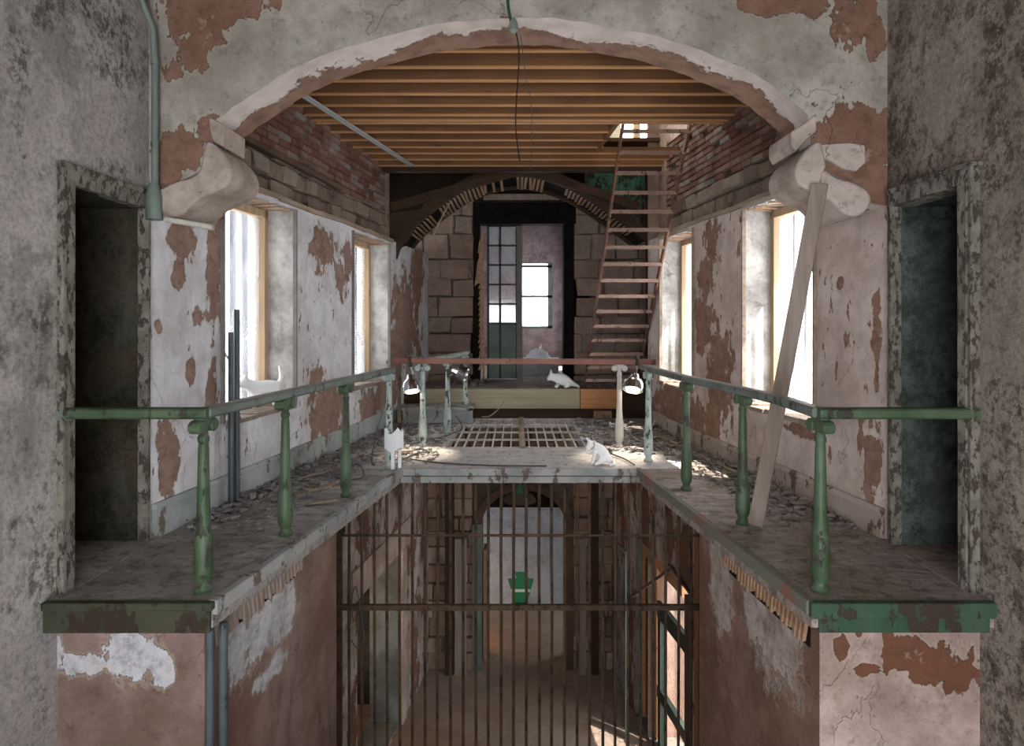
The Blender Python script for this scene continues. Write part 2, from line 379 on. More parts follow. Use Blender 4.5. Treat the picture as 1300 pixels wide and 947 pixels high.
def glass(name, tint, amt, rough=.3):
    g = G(name)
    tr = g.n('ShaderNodeBsdfTransparent', {'Color': (1, 1, 1, 1)}).outputs[0]
    tl = g.n('ShaderNodeBsdfTranslucent', {'Color': lin(tint)}).outputs[0]
    df = g.n('ShaderNodeBsdfDiffuse', {'Color': lin(tint)}).outputs[0]
    a = g.n('ShaderNodeMixShader', {0: .4, 1: tl, 2: df}).outputs[0]
    gl = g.n('ShaderNodeBsdfGlossy', {'Color': (1,1,1,1), 'Roughness': .08}).outputs[0]
    f = g.math('MULTIPLY', g.step(g.noise(3, 5, .6, vec=g.stretch(1, 1, .3)), .25, .8), amt * 2)
    b = g.n('ShaderNodeMixShader', {0: f, 1: tr, 2: a}).outputs[0]
    c = g.n('ShaderNodeMixShader', {0: .05, 1: b, 2: gl}).outputs[0]
    g.t.links.new(c, g.out.inputs[0]); return g.m
M['glassL'] = glass('dusty_window_glass', '#c9ccd2', .3)
M['glassR'] = glass('bright_window_glass', '#dfe2e6', .15)
M['glassD'] = glass('dusty_door_glass', '#aeb4bc', .3)
M['glassB'] = glass('dark_blue_glass', '#4a525c', .45)

def floor_mat(name, c1, c2, c3, light=.5, dk=.55):
    g = G(name)
    n1 = g.noise(1.6, 7, .65); n2 = g.noise(9, 8, .75); n3 = g.noise(5, 7, .7, vec=g.stretch(.5, 2.2, 1), dist=1.2)
    col = g.mix(g.step(n1, .35, .65), c1, c2)
    col = g.mix(g.math('MULTIPLY', g.step(n3, .5, .66), light), col, c3)
    col = g.mix(g.math('MULTIPLY', g.step(n2, .49, .6), dk), col, '#3a3530')
    sp = g.n('ShaderNodeTexVoronoi', {'Vector': g.pos, 'Scale': 34.0}).outputs['Distance']
    col = g.mix(g.math('MULTIPLY', g.step(sp, .22, .1), .5), col, '#a8a29c')
    h = g.math('ADD', g.math('MULTIPLY', n2, .7), g.math('ADD', n3, g.math('MULTIPLY', g.step(sp, .35, .1), .35)))
    return g.finish(col, .97, g.bump(h, .02, .9), spec=.08)
M['floor'] = floor_mat('dusty_debris_floor', '#827d7b', '#98938f', '#b1adab', .6, .5)
M['floorB'] = floor_mat('pale_dust_bridge_floor', '#b0adab', '#bdbab9', '#d0cecd', .5, .3)
M['floorR'] = floor_mat('dusty_brown_floor', '#85766c', '#938780', '#ada6a0', .6, .5)
M['floorlow'] = floor_mat('lower_concrete_floor', '#8d7a6c', '#9a8a7c', '#a39488', .2, .15)

# ------------------------------------------------------------------ walls
def wall_grid(name, X, D0, D1, z0, z1, holes, thick, mat, reveal=None, out=-1, seg=.4):
    """side wall following X(D); holes = (d0, d1, za, zb) ; thickness goes outward (out = -1 left, +1 right)"""
    us = {D0, D1}; zs = {z0, z1}
    for h in holes: us |= {h[0], h[1]}; zs |= {h[2], h[3]}
    us = sorted(us); zs = sorted(zs)
    mb = MB()
    inh = lambda u, z: any(h[0] < u < h[1] and h[2] < z < h[3] for h in holes)
    solid = {}
    for i in range(len(us)-1):
        for j in range(len(zs)-1):
            solid[i, j] = not inh((us[i]+us[i+1])/2, (zs[j]+zs[j+1])/2)
    Q = lambda u, z, t: (X(u) + out * t, u, z)
    for (i, j), s in solid.items():
        if not s: continue
        u0, u1, a, b = us[i], us[i+1], zs[j], zs[j+1]
        mb.cur = 0
        mb.add([Q(u0,a,0),Q(u1,a,0),Q(u1,b,0),Q(u0,b,0)], [(0,1,2,3) if out < 0 else (3,2,1,0)])
        mb.add([Q(u0,a,thick),Q(u1,a,thick),Q(u1,b,thick),Q(u0,b,thick)], [(3,2,1,0) if out < 0 else (0,1,2,3)])
        for (di, dj, qa, qb) in ((-1,0,(u0,a),(u0,b)),(1,0,(u1,b),(u1,a)),(0,-1,(u1,a),(u0,a)),(0,1,(u0,b),(u1,b))):
            if not solid.get((i+di, j+dj), False):
                mb.cur = 1 if reveal else 0
                mb.add([Q(*qa,0),Q(*qb,0),Q(*qb,thick),Q(*qa,thick)], [(0,1,2,3)])
    o = mb.build(name, mat, mats=[mat, reveal] if reveal else None, fix=False)
    return tag(o, kind='structure')

SILL, HEAD = .645, 2.545
LW1 = (5.0, 6.14); LW2 = (7.56, 8.80)
RW1 = (5.0, 6.14); RW2 = (7.37, 8.42)
TH = .62
wall_grid('wall_left', XL, 4.2, 10.8, -.02, 2.60, [(*LW1, SILL, HEAD), (*LW2, SILL, HEAD)], TH, M['wl'], M['reveal'], -1)
wall_grid('wall_right', XR, 4.2, 8.95, -.02, 2.60, [(*RW1, SILL, HEAD), (*RW2, SILL, HEAD)], TH, M['wr'], M['reveal'], 1)
# door passages beside the camera
DTOP = 2.2
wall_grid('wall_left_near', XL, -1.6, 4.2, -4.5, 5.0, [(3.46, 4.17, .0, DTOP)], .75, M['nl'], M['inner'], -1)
wall_grid('wall_right_near', XR, -1.6, 4.2, -4.5, 5.0, [(3.46, 4.10, .0, DTOP)], .75, M['nr'], M['innerR'], 1)
# passage backs
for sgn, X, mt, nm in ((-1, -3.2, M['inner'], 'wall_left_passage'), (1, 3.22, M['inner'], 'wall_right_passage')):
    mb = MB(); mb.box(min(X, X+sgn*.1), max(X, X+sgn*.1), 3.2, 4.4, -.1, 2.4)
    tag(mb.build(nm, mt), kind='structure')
# frames round the passage doors
def door_frame(name, side, Xf, d0, d1, mat, mat2, lbl):
    s = -1 if side == 'L' else 1
    root = tag(empty(name, (s*2.46, (d0+d1)/2, 0)), kind='structure')
    x0, x1 = sorted((s*2.45 - s*.03, s*2.47 + s*.10))
    m = MB(); m.box(x0, x1, d0-.07, d0, 0, DTOP+.02, 0, .004); m.box(x0, x1, d0-.10, d0-.07, 0, DTOP+.1, 0, .004)
    bevel(m.build('door_jamb', mat, root))
    xa, xb = sorted((s*2.43, s*2.50)); m = MB(); m.box(xa, xb, d1, d1+.035, 0, DTOP+.02, 0, .003)
    bevel(m.build('door_jamb', mat, root))
    m = MB(); m.box(x0, x1, d0-.10, d1+.02, DTOP, DTOP+.09, 0, .006); m.box(x0 - (.015 if s > 0 else 0), x1 + (.015 if s < 0 else 0), d0-.115, d1+.02, DTOP+.08, DTOP+.11, 0, .006)
    bevel(m.build('door_head', mat2, root))
    return root
M['frl'] = paint_metal('flaking_grey_green_frame', '#7d7970', '#625f55', '#3d372e', .51, rough=.85, sc=22)
door_frame('door_1', 'L', 0, 3.46, 4.15, M['frl'], M['frl'], '')
door_frame('door_2', 'R', 0, 3.46, 4.09, M['frl'], M['frl'], '')

# hub behind the camera; its unseen rear opening is sized for fill light
mb = MB(); mb.box(-3.4, 3.4, -1.75, -1.6, -4.5, -1.0); mb.box(-3.4, 3.4, -1.75, -1.6, 2.1, 5.0); mb.box(-3.4, -1.3, -1.75, -1.6, -1.0, 2.1); mb.box(1.3, 3.4, -1.75, -1.6, -1.0, 2.1)
tag(mb.build('wall_hub', M['nr']), kind='structure')
mb = MB(); mb.box(-3.4, 3.4, -1.75, 4.7, 5.0, 5.15)
tag(mb.build('ceiling_hub', M['nl']), kind='structure')
mb = MB(); mb.box(-3.6, 3.6, -1.75, 17, -4.65, -4.5)
tag(mb.build('floor_lower', M['floorlow']), kind='structure')

# --- arch wall
ARC = [(-2.03,2.78),(-1.71,3.005),(-1.444,3.165),(-1.045,3.308),(-.5775,3.424),(-.03,3.478),(.446,3.45),(1.024,3.33),(1.3125,3.224),(1.6485,3.067),(1.937,2.836)]
def spline(pts, n=6):
    out = []
    for i in range(len(pts)-1):
        p0 = Vector(pts[max(i-1,0)]); p1 = Vector(pts[i]); p2 = Vector(pts[i+1]); p3 = Vector(pts[min(i+2,len(pts)-1)])
        for k in range(n):
            t = k/n
            out.append(tuple(.5*((2*p1)+(-p0+p2)*t+(2*p0-5*p1+4*p2-p3)*t*t+(-p0+3*p1-3*p2+p3)*t**3)))
    out.append(tuple(pts[-1])); return out
arc = spline(ARC)
rr = random.Random(3)
arc = [(x + rr.uniform(-.004,.004), z + rr.uniform(-.006,.006)) for x, z in arc]
lp = [(267,189),(262,212),(238,226),(214,238),(203,252),(198,258),(188,262)]
toL = lambda px, py: ((px-656)*.00525, EYE+(408-py)*.00525)
left_edge = [toL(*p) for p in reversed(lp)]; left_edge[0] = (-2.46, left_edge[0][1])
rp = [(1030,190),(1042,212),(1066,226),(1090,238),(1101,252),(1106,258),(1118,262)]
right_edge = [toL(*p) for p in rp]; right_edge[-1] = (2.49, right_edge[-1][1])
low = left_edge + arc + right_edge
mb = MB(); n = len(low); y0, y1, zt = 4.2, 4.62, 5.0
vs = [(x, y0, z) for x, z in low] + [(x, y0, zt) for x, z in low] + [(x, y1, z) for x, z in low] + [(x, y1, zt) for x, z in low]
fs = []; fm = []
for i in range(n-1):
    fs.append((i, i+1, n+i+1, n+i)); fm.append(0)
    fs.append((2*n+i+1, 2*n+i, 3*n+i, 3*n+i+1)); fm.append(0)
    fs.append((i+1, i, 2*n+i, 2*n+i+1)); fm.append(1)
tag(mesh_obj('wall_arch', vs, fs, mats=[M['arch'], M['soffit']], fmat=fm), kind='structure')
# green painted strips in the corners
# --- corbels
CP = [(268,182),(284,192),(295,206),(299,219),(296,235),(281,245),(268,250),(256,256),(247,265),(236,274),(224,277),(214,273),(207,265),(204,255),(208,245),(218,238),(232,232),(248,228),(258,220),(262,205)]
def corbel(mirror, label):
    pts = [((1304-x) if mirror else x, y) for x, y in CP]
    poly = [toL(*p) for p in pts]
    c = sum((Vector((x, 0, z)) for x, z in poly), Vector()) / len(poly)
    fine = []; n = len(poly)
    for i in range(n):
        p0, p1, p2, p3 = [Vector(poly[(i+k) % n]) for k in (-1, 0, 1, 2)]
        for k in range(3):
            t = k/3; q = .5*((2*p1)+(-p0+p2)*t+(2*p0-5*p1+4*p2-p3)*t*t+(-p0+3*p1-3*p2+p3)*t**3); fine.append((q.x, q.y))
    m = MB(); m.prism(fine, 4.13, 4.6)
    o = m.build('scrolled_corbel', M['corbel'], fix=True)
    b = o.modifiers.new('bevel', 'BEVEL'); b.width = .03; b.segments = 4; b.limit_method = 'ANGLE'; b.angle_limit = math.radians(60)
    return tag(o, label, 'corbel')
corbel(False, 'cream scrolled plaster corbel under the arch beside the tall green wall pipe')
corbel(True, 'broken white scrolled plaster corbel with the leaning plank against it')
# broken plaster slabs hanging at the right springing of the arch
def slab_poly(name, pts, y0, y1, mat, **k):
    m = MB(); m.prism([toL(*p) for p in pts], y0, y1); o = m.build(name, mat, fix=True); return tag(bevel(o, .006), **k)
slab_poly('plaster_fragment', [(1003,168),(1020,158),(1034,146),(1034,168),(1020,180),(1008,194),(1002,184)], 4.17, 4.55, M['corbel'], label='cracked white plaster chunk hanging at the right foot of the arch', cat='plaster chunk')
slab_poly('plaster_fragment', [(268,150),(287,160),(286,188),(274,182),(269,168)], 4.17, 4.5, M['corbel'], label='smooth white plaster chunk at the left foot of the arch', cat='plaster chunk')
slab_poly('plaster_fragment', [(1040,185),(1075,183),(1095,186),(1096,208),(1084,219),(1068,216),(1050,205),(1036,200)], 4.165, 4.22, M['corbel'], label='flat pale plaster remnant on bare brown patch above the broken corbel', cat='plaster chunk')

# --- upper masonry: stones and bricks as real blocks set back a little
def block_wall(name, Q, u0, u1, z0, z1, ch, bl, mat, gap=.012, prot=.03, miss=0.0, skip=None, jit=.006, depth=.12, parent=None, clips=None):
    """Q(u, z, t): t positive towards the room"""
    m = MB(); z = z0; row = 0
    while z < z1 - .02:
        h = min(R.uniform(*ch), z1 - z); u = u0 - R.uniform(0, bl[0])
        while u < u1:
            w = R.uniform(*bl); za_ = z; a, b = max(u, u0) + gap/2, min(u + w, u1) - gap/2; u += w
            for (c0, c1, c2, c3) in (clips or ()):
                if za_ < c3 and z + h > c2:
                    if a < c0 < b: b = c0
                    elif a < c1 < b: a = c1
                    elif a >= c0 and b <= c1: b = a
            if b - a < .04: continue
            za, zb = z + gap/2, z + h - gap/2
            if skip and skip(a, b, za, zb): continue
            if R.random() < miss: continue
            t = R.uniform(0, prot); j = lambda: R.uniform(-jit, jit)
            vs = []
            for tt in (-depth, t):
                sh = .0 if tt < 0 else min(.012, h*.08)
                for (uu, zz) in ((a+sh, za+sh), (b-sh, za+sh), (b-sh, zb-sh), (a+sh, zb-sh)):
                    vs.append(Q(uu + j(), zz + j(), tt + (j() if tt > 0 else 0)))
            mid = [Q(uu + j()*.5, zz + j()*.5, t - .018) for (uu, zz) in ((a, za), (b, za), (b, zb), (a, zb))]
            vs = vs[:4] + mid + vs[4:]
            m.add(vs, [(0,1,5,4),(1,2,6,5),(2,3,7,6),(3,0,4,7),(4,5,9,8),(5,6,10,9),(6,7,11,10),(7,4,8,11),(8,9,10,11)], R.random())
        z += h; row += 1
    o = m.build(name, mat, parent, rnd=True, fix=True)
    return o
def backing(name, Q, u0, u1, z0, z1, t, mat, rects=None):
    m = MB()
    for (a, b, c, d) in (rects or [(u0, u1, z0, z1)]):
        vs = [Q(a,c,t-.1),Q(b,c,t-.1),Q(b,d,t-.1),Q(a,d,t-.1),Q(a,c,t),Q(b,c,t),Q(b,d,t),Q(a,d,t)]
        m.hexa(vs)
    return tag(m.build(name, mat, fix=True), kind='structure')
QL = lambda u, z, t: (XL(u) - .10 + t, u, z)
QR = lambda u, z, t: (XR(u) + .10 - t, u, z)
for (nm, Q, e) in (('left', QL, 8.95), ('right', QR, 8.5)):
    mw = backing('wall_%s_upper' % nm, Q, 4.6, e, 2.60, 3.85, -.04, M['mortar'])
    st = block_wall('stone_band', Q, 4.6, e, 2.62, 3.0, (.15, .21), (.22, .45), M['stone'], gap=.02, prot=.07, miss=.10, jit=.014)
    st.parent = mw
    br = block_wall('brickwork', Q, 4.6, e, 3.0, 3.84, (.072, .076), (.19, .235), M['brick'], gap=.011, prot=.018, miss=.045, jit=.003)
    br.parent = mw
    # timber plate / ledge along the top of the plaster
    X = XL if nm == 'left' else XR; s = 1 if nm == 'left' else -1
    m = MB(); D = 4.65
    while D < e - .05:
        D2 = min(D + R.uniform(.5, .9), e)
        m.bar((X(D) - s*.03, D, 2.60 + R.uniform(-.012, .012)), (X(D2) - s*.03, D2, 2.60 + R.uniform(-.012, .012)), .12, .045); D = D2
    tag(m.build('trim_1', M['stick']), kind='structure')
# old timber embedded in brickwork, left
m = MB(); m.bar((XL(5.3)-.06, 5.3, 3.02), (XL(7.3)-.06, 7.3, 3.0), .09, .05)
tag(m.build('embedded_timber', M['lowdoor']), 'reddish old timber set in the brickwork above the left windows', 'timber')

# --- back wall of stone (upper)
YB = 10.8
OPX0, OPX1, OPZ1 = -.73, .96, 3.48
QB = lambda u, z, t: (u, YB - t, z)
skipU = lambda a, b, c, d: (b > OPX0 - .05 and a < OPX1 + .03 and c < OPZ1)
bw = backing('wall_back', QB, 0, 0, 0, 0, -.05, M['mortar'], [(-2.8, OPX0, -.13, 4.4), (OPX1, 2.9, -.13, 4.4), (OPX0, OPX1, OPZ1, 4.4), (OPX0, OPX1, -.13, .4)])
o = block_wall('stone_blocks', QB, -2.8, 2.9, .2, 4.3, (.28, .43), (.35, .8), M['stoneback'], gap=.02, prot=.09, jit=.028, clips=[(OPX0-.02, OPX1+.02, .0, OPZ1)], depth=.14); o.parent = bw
mb = MB(); mb.box(-2.8, 1.15, YB-.16, YB-.1, 3.50, 4.0); mb.box(-2.8, -1.6, YB-.16, YB-.1, 2.85, 3.5)  # dark panels painting in the shade of the void above the arch
tag(mb.build('void_shade_panel', M['dark']), kind='structure')
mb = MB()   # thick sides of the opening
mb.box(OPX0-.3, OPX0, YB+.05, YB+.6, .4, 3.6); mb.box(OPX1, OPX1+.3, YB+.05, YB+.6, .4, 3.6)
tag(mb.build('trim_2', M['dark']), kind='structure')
# alcove sides and rear ceiling
mb = MB(); mb.box(-2.9, -2.8, 8.9, 10.9, 2.6, 4.5); mb.box(2.6, 2.75, 8.95, 10.9, -4.5, 4.5); mb.box(-2.9, XL(8.95)-.05, 8.95, 9.02, 2.6, 4.5)
mb.box(XR(8.95), 2.9, 8.95, 9.0, -4.5, 4.5); mb.box(XR(8.5)+.1, 2.9, 8.5, 8.95, 2.6, 4.5)
tag(mb.build('wall_alcove', M['stoneback']), kind='structure')
mb = MB(); mb.box(-3.2, 3.2, 8.9, 11.0, 4.0, 4.05); mb.box(-3.0, HX0-.1 if False else .95, 8.85, 8.9, 3.86, 4.05)
tag(mb.build('ceiling_rear', M['deck']), kind='structure')

# --- ceiling joists and decking with hatch
HX0, HX1, HY0, HY1 = 1.07, 1.98, 6.86, 8.02
ceil = tag(empty('ceiling', (0, 6.8, 3.6)), kind='structure')
mb = MB(); mb.box(-3, HX0, 4.6, 8.85, 3.85, 3.9); mb.box(HX0, 3, 4.6, HY0, 3.85, 3.9); 
mb.build('decking', M['deck'], ceil)
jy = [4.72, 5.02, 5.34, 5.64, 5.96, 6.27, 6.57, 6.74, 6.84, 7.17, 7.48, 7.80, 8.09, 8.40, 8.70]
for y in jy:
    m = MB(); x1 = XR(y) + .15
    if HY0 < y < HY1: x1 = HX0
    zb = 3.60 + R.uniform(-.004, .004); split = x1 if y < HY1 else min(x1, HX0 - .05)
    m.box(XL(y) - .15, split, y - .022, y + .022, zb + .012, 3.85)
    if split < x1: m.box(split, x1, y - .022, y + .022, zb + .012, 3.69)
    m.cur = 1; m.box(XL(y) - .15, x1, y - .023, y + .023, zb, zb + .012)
    m.build('joist', None, ceil, mats=[M['joist'], M['joist_lit']])
m = MB(); m.bar((HX0+.02, HY0, 3.725), (HX0-.06, HY1, 3.725), .05, .25); m.build('trimmer', M['joist'], ceil)
m = MB(); m.box(XL(8.9)-.2, XR(8.9)+.2, 8.80, 8.9, 3.55, 3.72); m.build('header_beam', M['oldwood'], ceil)
# room above the hatch
M['ply'] = wood('orange_plywood', '#c98f55', '#b97f48', 'X', False, dirt=.05)
M['plyp'] = plaster('pale_loft_wall', '#c9c0ab', '#b8ad98', '#8d7760', (), stain_amt=.2)
mb = MB(); mb.box(.3, 3.1, 6.3, 6.4, 3.9, 6.0); mb.box(3.0, 3.1, 6.3, 10.9, 3.9, 6.0); mb.box(.2, .3, 6.3, 10.9, 3.9, 6.0)
mb.box(.3, 1.78, 10.8, 10.9, 4.05, 6.0); mb.box(2.42, 3.1, 10.8, 10.9, 4.05, 6.0); mb.box(1.78, 2.42, 10.8, 10.9, 4.05, 4.12); mb.box(1.78, 2.42, 10.8, 10.9, 5.6, 6.0)
tag(mb.build('wall_loft', M['plyp']), kind='structure')
mb = MB(); mb.box(.2, 3.1, 6.3, 10.9, 6.0, 6.1); mb = MB(); mb.box(.2, 3.1, 6.3, 8.0, 6.0, 6.1); mb.box(.2, 3.1, 10.2, 10.9, 6.0, 6.1); mb.box(.2, .6, 8.0, 10.2, 6.0, 6.1); mb.box(2.0, 3.1, 8.0, 10.2, 6.0, 6.1)  # unseen roof gap added to brighten the loft
portal_loft = True
tag(mb.build('ceiling_loft', M['plyp']), kind='structure')
mb = MB(); mb.box(2.14, 2.75, 9.6, 9.63, 4.05, 4.9); tag(mb.build('plywood_sheet', M['ply']), 'orange plywood sheet standing upright seen through the ceiling hatch', 'plywood')
wl_ = tag(empty('window_7', (2.1, 10.8, 4.3)), kind='structure')
for (x, w_) in ((2.0, .11), (2.24, .03), (2.33, .03)):
    m = MB(); m.box(x, x+w_, 10.78, 10.86, 4.12, 5.6); m.build('glazing_bar', M['winframe'], wl_)

# ------------------------------------------------------------------ windows
def window(name, side, d0, d1, glassm, slats):
    X, s = (XL, -1) if side == 'L' else (XR, 1)
    root = tag(empty(name, (X((d0+d1)/2) + s*.27, (d0+d1)/2, SILL)), kind='structure')
    T = .25
    pt = lambda u, z, t: Vector((X(u) + s*t, u, z))
    def strip(u0, u1, za, zb, ta, tb):
        m = MB(); m.hexa([pt(u0,za,ta),pt(u1,za,ta),pt(u1,za,tb),pt(u0,za,tb),pt(u0,zb,ta),pt(u1,zb,ta),pt(u1,zb,tb),pt(u0,zb,tb)]); return m
    m = MB(); w = .06
    for (a, b, c, d) in ((d0, d0+w, SILL, HEAD), (d1-w, d1, SILL, HEAD), (d0, d1, SILL, SILL+w), (d0, d1, HEAD-w-.03, HEAD-.02)):
        q = strip(a, b, c, d, T, T+.09); m.add(q.v, q.f)
    m.build('window_frame', M['winframe'], root, fix=True)
    strip(d0+w, d1-w, SILL+w, HEAD-w-.02, T+.05, T+.056).build('pane', glassm, root, fix=True)
    # old sill board, crumbling
    m = MB(); u = d0 + .01
    while u < d1 - .02:
        u2 = min(u + R.uniform(.12, .3), d1 - .01); q = strip(u, u2 - .004, SILL-.03, SILL + R.uniform(.0, .03), -R.uniform(0.01, .05), T); m.add(q.v, q.f); u = u2
    m.build('window_sill', M['stick'] if side == 'R' else M['plank'], root, fix=True)
    # bars and slats outside
    m = MB(); k = 6
    for i in range(k):
        u = d0 + (d1-d0) * (i + .5) / k
        q = strip(u - slats/2, u + slats/2, SILL, HEAD, .42, .427); m.add(q.v, q.f)
    m.build('window_slats', M['slat'], root, fix=True)
    # laths of the broken soffit under the head
    m = MB()
    for i in range(9):
        u = d0 + .05 + (d1-d0-.1)*i/8
        m.bar(pt(u, HEAD-.012-R.uniform(0,.012), .0), pt(u + R.uniform(-.06,.06), HEAD-.012-R.uniform(0,.015), T-.01), .035, .012)
    m.build('soffit_lath', M['lath'], root)
    # strip of pale trim along the vertical edges
    for u in (d0, d1):
        m = MB(); m.bar(pt(u + (-.012 if u == d0 else .012), SILL, -.008), pt(u + (-.012 if u == d0 else .012), HEAD, -.008), .035, .03, up=(0,1,0)); m.build('edge_bead', M['stick'] if side == 'R' else M['pipe_l'], root)
    return root
g = G('frosted_slat'); tr = g.n('ShaderNodeBsdfTranslucent', {'Color': lin('#47494d')}).outputs[0]; df = g.n('ShaderNodeBsdfDiffuse', {'Color': lin('#55575b')}).outputs[0]
g.t.links.new(g.n('ShaderNodeMixShader', {0: .45, 1: tr, 2: df}).outputs[0], g.out.inputs[0]); M['slat'] = g.m
M['pipe_l'] = flat('grey_bead', '#77736e', .8)
window('window_1', 'L', *LW1, M['glassL'], .10)
window('window_2', 'L', *LW2, M['glassL'], .11)
window('window_3', 'R', *RW1, M['glassR'], .03)
window('window_4', 'R', *RW2, M['glassR'], .03)

# baseboards
def baseboard(name, X, s, D0, D1, h, mat, breaks):
    m = MB(); D = D0
    while D < D1 - .01:
        D2 = min(D + R.uniform(.6, 1.1), D1)
        a = lambda u, z, t: (X(u) + s*t, u, z)
        hh = h + R.uniform(-.008, .008)
        m.hexa([a(D,0,0),a(D2-.006,0,0),a(D2-.006,0,-.0001),a(D,0,-.0001)]+[a(D,.01,0)]*4) if False else None
        m.hexa([a(D,0,0),a(D2-.005,0,0),a(D2-.005,0,.035),a(D,0,.035),a(D,hh,0),a(D2-.005,hh,0),a(D2-.005,hh,.03),a(D,hh,.03)])
        m.hexa([a(D,hh,0),a(D2-.005,hh,0),a(D2-.005,hh,.045),a(D,hh,.045),a(D,hh+.035,0),a(D2-.005,hh+.035,0),a(D2-.005,hh+.035,.02),a(D,hh+.035,.02)])
        D = D2
    o = m.build(name, mat, fix=True); return tag(bevel(o), kind='structure')
M['bbl'] = paint_metal('worn_grey_green_baseboard', '#9a9f9d', '#7b8280', '#665a52', .55, rough=.8, sc=5)
M['bbr'] = paint_metal('worn_pink_grey_baseboard', '#a3958c', '#8c7c72', '#5d4436', .55, rough=.85, sc=5)
baseboard('baseboard_left', XL, 1, 4.22, 9.5, .19, M['bbl'], None)
baseboard('baseboard_right', XR, -1, 4.22, 8.9, .17, M['bbr'], None)

# ------------------------------------------------------------------ gallery floors
EDL = [(-1.573, 3.26), (-1.135, 6.22)]; EDR = [(1.524, 3.26), (1.20, 6.22)]
def slab(name, poly, z0, z1, mat, under=None):
    m = MB(); n = len(poly)
    vs = [(x, y, z0) for x, y in poly] + [(x, y, z1) for x, y in poly]
    m.add(vs, [tuple(range(n, 2*n)), tuple(reversed(range(n)))]); 
    for i in range(n): j = (i+1) % n; m.add([vs[i], vs[j], vs[n+j], vs[n+i]], [(0,1,2,3)])
    return tag(m.build(name, mat, fix=True), kind='structure')
slab('floor', [(-2.46, 3.26), EDL[0], EDL[1], (-2.19, 6.22), (-2.46, 4.2)], -.13, 0, M['floor'])
slab('floor_gallery', [EDR[0], (2.48, 3.26), (2.48, 4.2), (2.22, 6.22), EDR[1]], -.13, 0, M['floorR'])
m = MB(); m.box(-3.3, -2.40, 3.40, 4.22, -.06, .004); tag(m.build('floor_passage', M['floor']), kind='structure')
m = MB(); m.box(2.42, 3.3, 3.40, 4.14, -.06, .004); tag(m.build('floor_passage', M['floorR']), kind='structure')
GX0, GX1, GY0, GY1 = -.83, .80, 7.22, 9.38
fb = [(-2.2,6.22,2.25,GY0), (-2.2,GY0,GX0,GY1), (GX1,GY0,2.25,GY1), (-2.2,GY1,2.65,9.56)]
m = MB()
for (a,b,c,d) in fb: m.box(a, c, b, d, -.13, 0)
tag(m.build('floor_bridge', M['floorB']), kind='structure')
m = MB(); m.box(-2.2, 2.65, 9.5, YB+.1, -.13, .16); m.box(-2.2, 2.65, 9.56, 15, .16, .44)
tag(m.build('floor_platform', M['floor']), kind='structure')
m = MB(); m.box(-2.0, 2.6, 9.47, 9.5, 0, .43); tag(m.build('trim_3', M['oldwood']), kind='structure')
# edge boards of the well
def edge(name, pts, z1, h, w, mat, off):
    m = MB()
    for (a, b) in zip(pts, pts[1:]): m.bar((a[0]+off, a[1], z1-h/2), (b[0]+off, b[1], z1-h/2), w, h)
    return tag(bevel(m.build(name, mat)), kind='structure')
edge('trim_4', EDL, .012, .075, .05, M['fasciag'], .0)
edge('trim_5', EDR, .012, .075, .05, M['fasciab'], .0)
m = MB(); m.box(-1.14, 1.2, 6.185, 6.225, -.062, .006); m.box(-1.17, 1.22, 6.195, 6.24, -.135, -.07)
tag(bevel(m.build('trim_6', M['fasciag'])), kind='structure')
m = MB(); m.box(-2.44, -1.56, 3.225, 3.27, -.03, .01); m.box(-2.44, -1.58, 3.24, 3.28, -.15, -.03)
tag(bevel(m.build('trim_7', M['fasciaL'])), kind='structure')
m = MB(); m.box(1.51, 2.46, 3.225, 3.27, -.07, .01); m.box(1.56, 2.44, 3.245, 3.28, -.15, -.07)
tag(bevel(m.build('trim_8', M['fascia'])), kind='structure')

# ------------------------------------------------------------------ walls below the gallery
def pier(name, A, B, Xw, mats):
    (x0, y0), (x1, y1) = A, B; m = MB()
    poly = [(Xw, y0), (x0, y0), (x1, y1), (Xw, y1)]
    v = [(x, y, -4.5) for x, y in poly] + [(x, y, -.14) for x, y in poly]
    m.cur = 0; m.add([v[0], v[1], v[5], v[4]], [(0,1,2,3)])
    m.cur = 1; m.add([v[1], v[2], v[6], v[5]], [(0,1,2,3)])
    m.cur = 0; m.add([v[2], v[3], v[7], v[6]], [(0,1,2,3)])
    return tag(m.build(name, None, mats=mats, fix=False), kind='structure')
pier('wall_lower_left', WLA, WLB, -2.46, [M['fl'], M['gl']])
pier('wall_lower_right', WRA, WRB, 2.48, [M['fr'], M['gr']])
wall_grid('wall_left_lower', XL, 4.9, 10.8, -4.5, -.12, [(7.7, 9.3, -4.45, -1.93)], .45, M['low'], M['lowteal'], -1)
wall_grid('wall_right_lower', XR, 4.9, 10.8, -4.5, -.12, [(7.4, 9.5, -4.45, -1.78)], .45, M['low'], M['lowteal'], 1)
mb = MB(); mb.box(-4.4, -4.3, 7.2, 9.9, -4.5, -.2); mb.box(-4.4, -2.2, 7.2, 7.3, -4.5, -.2); mb.box(-4.4, -2.1, 9.8, 9.9, -4.5, -.2); mb.box(-4.4, -2.0, 7.2, 9.9, -1.0, -.9)
tag(mb.build('wall_cell', M['inner']), kind='structure')
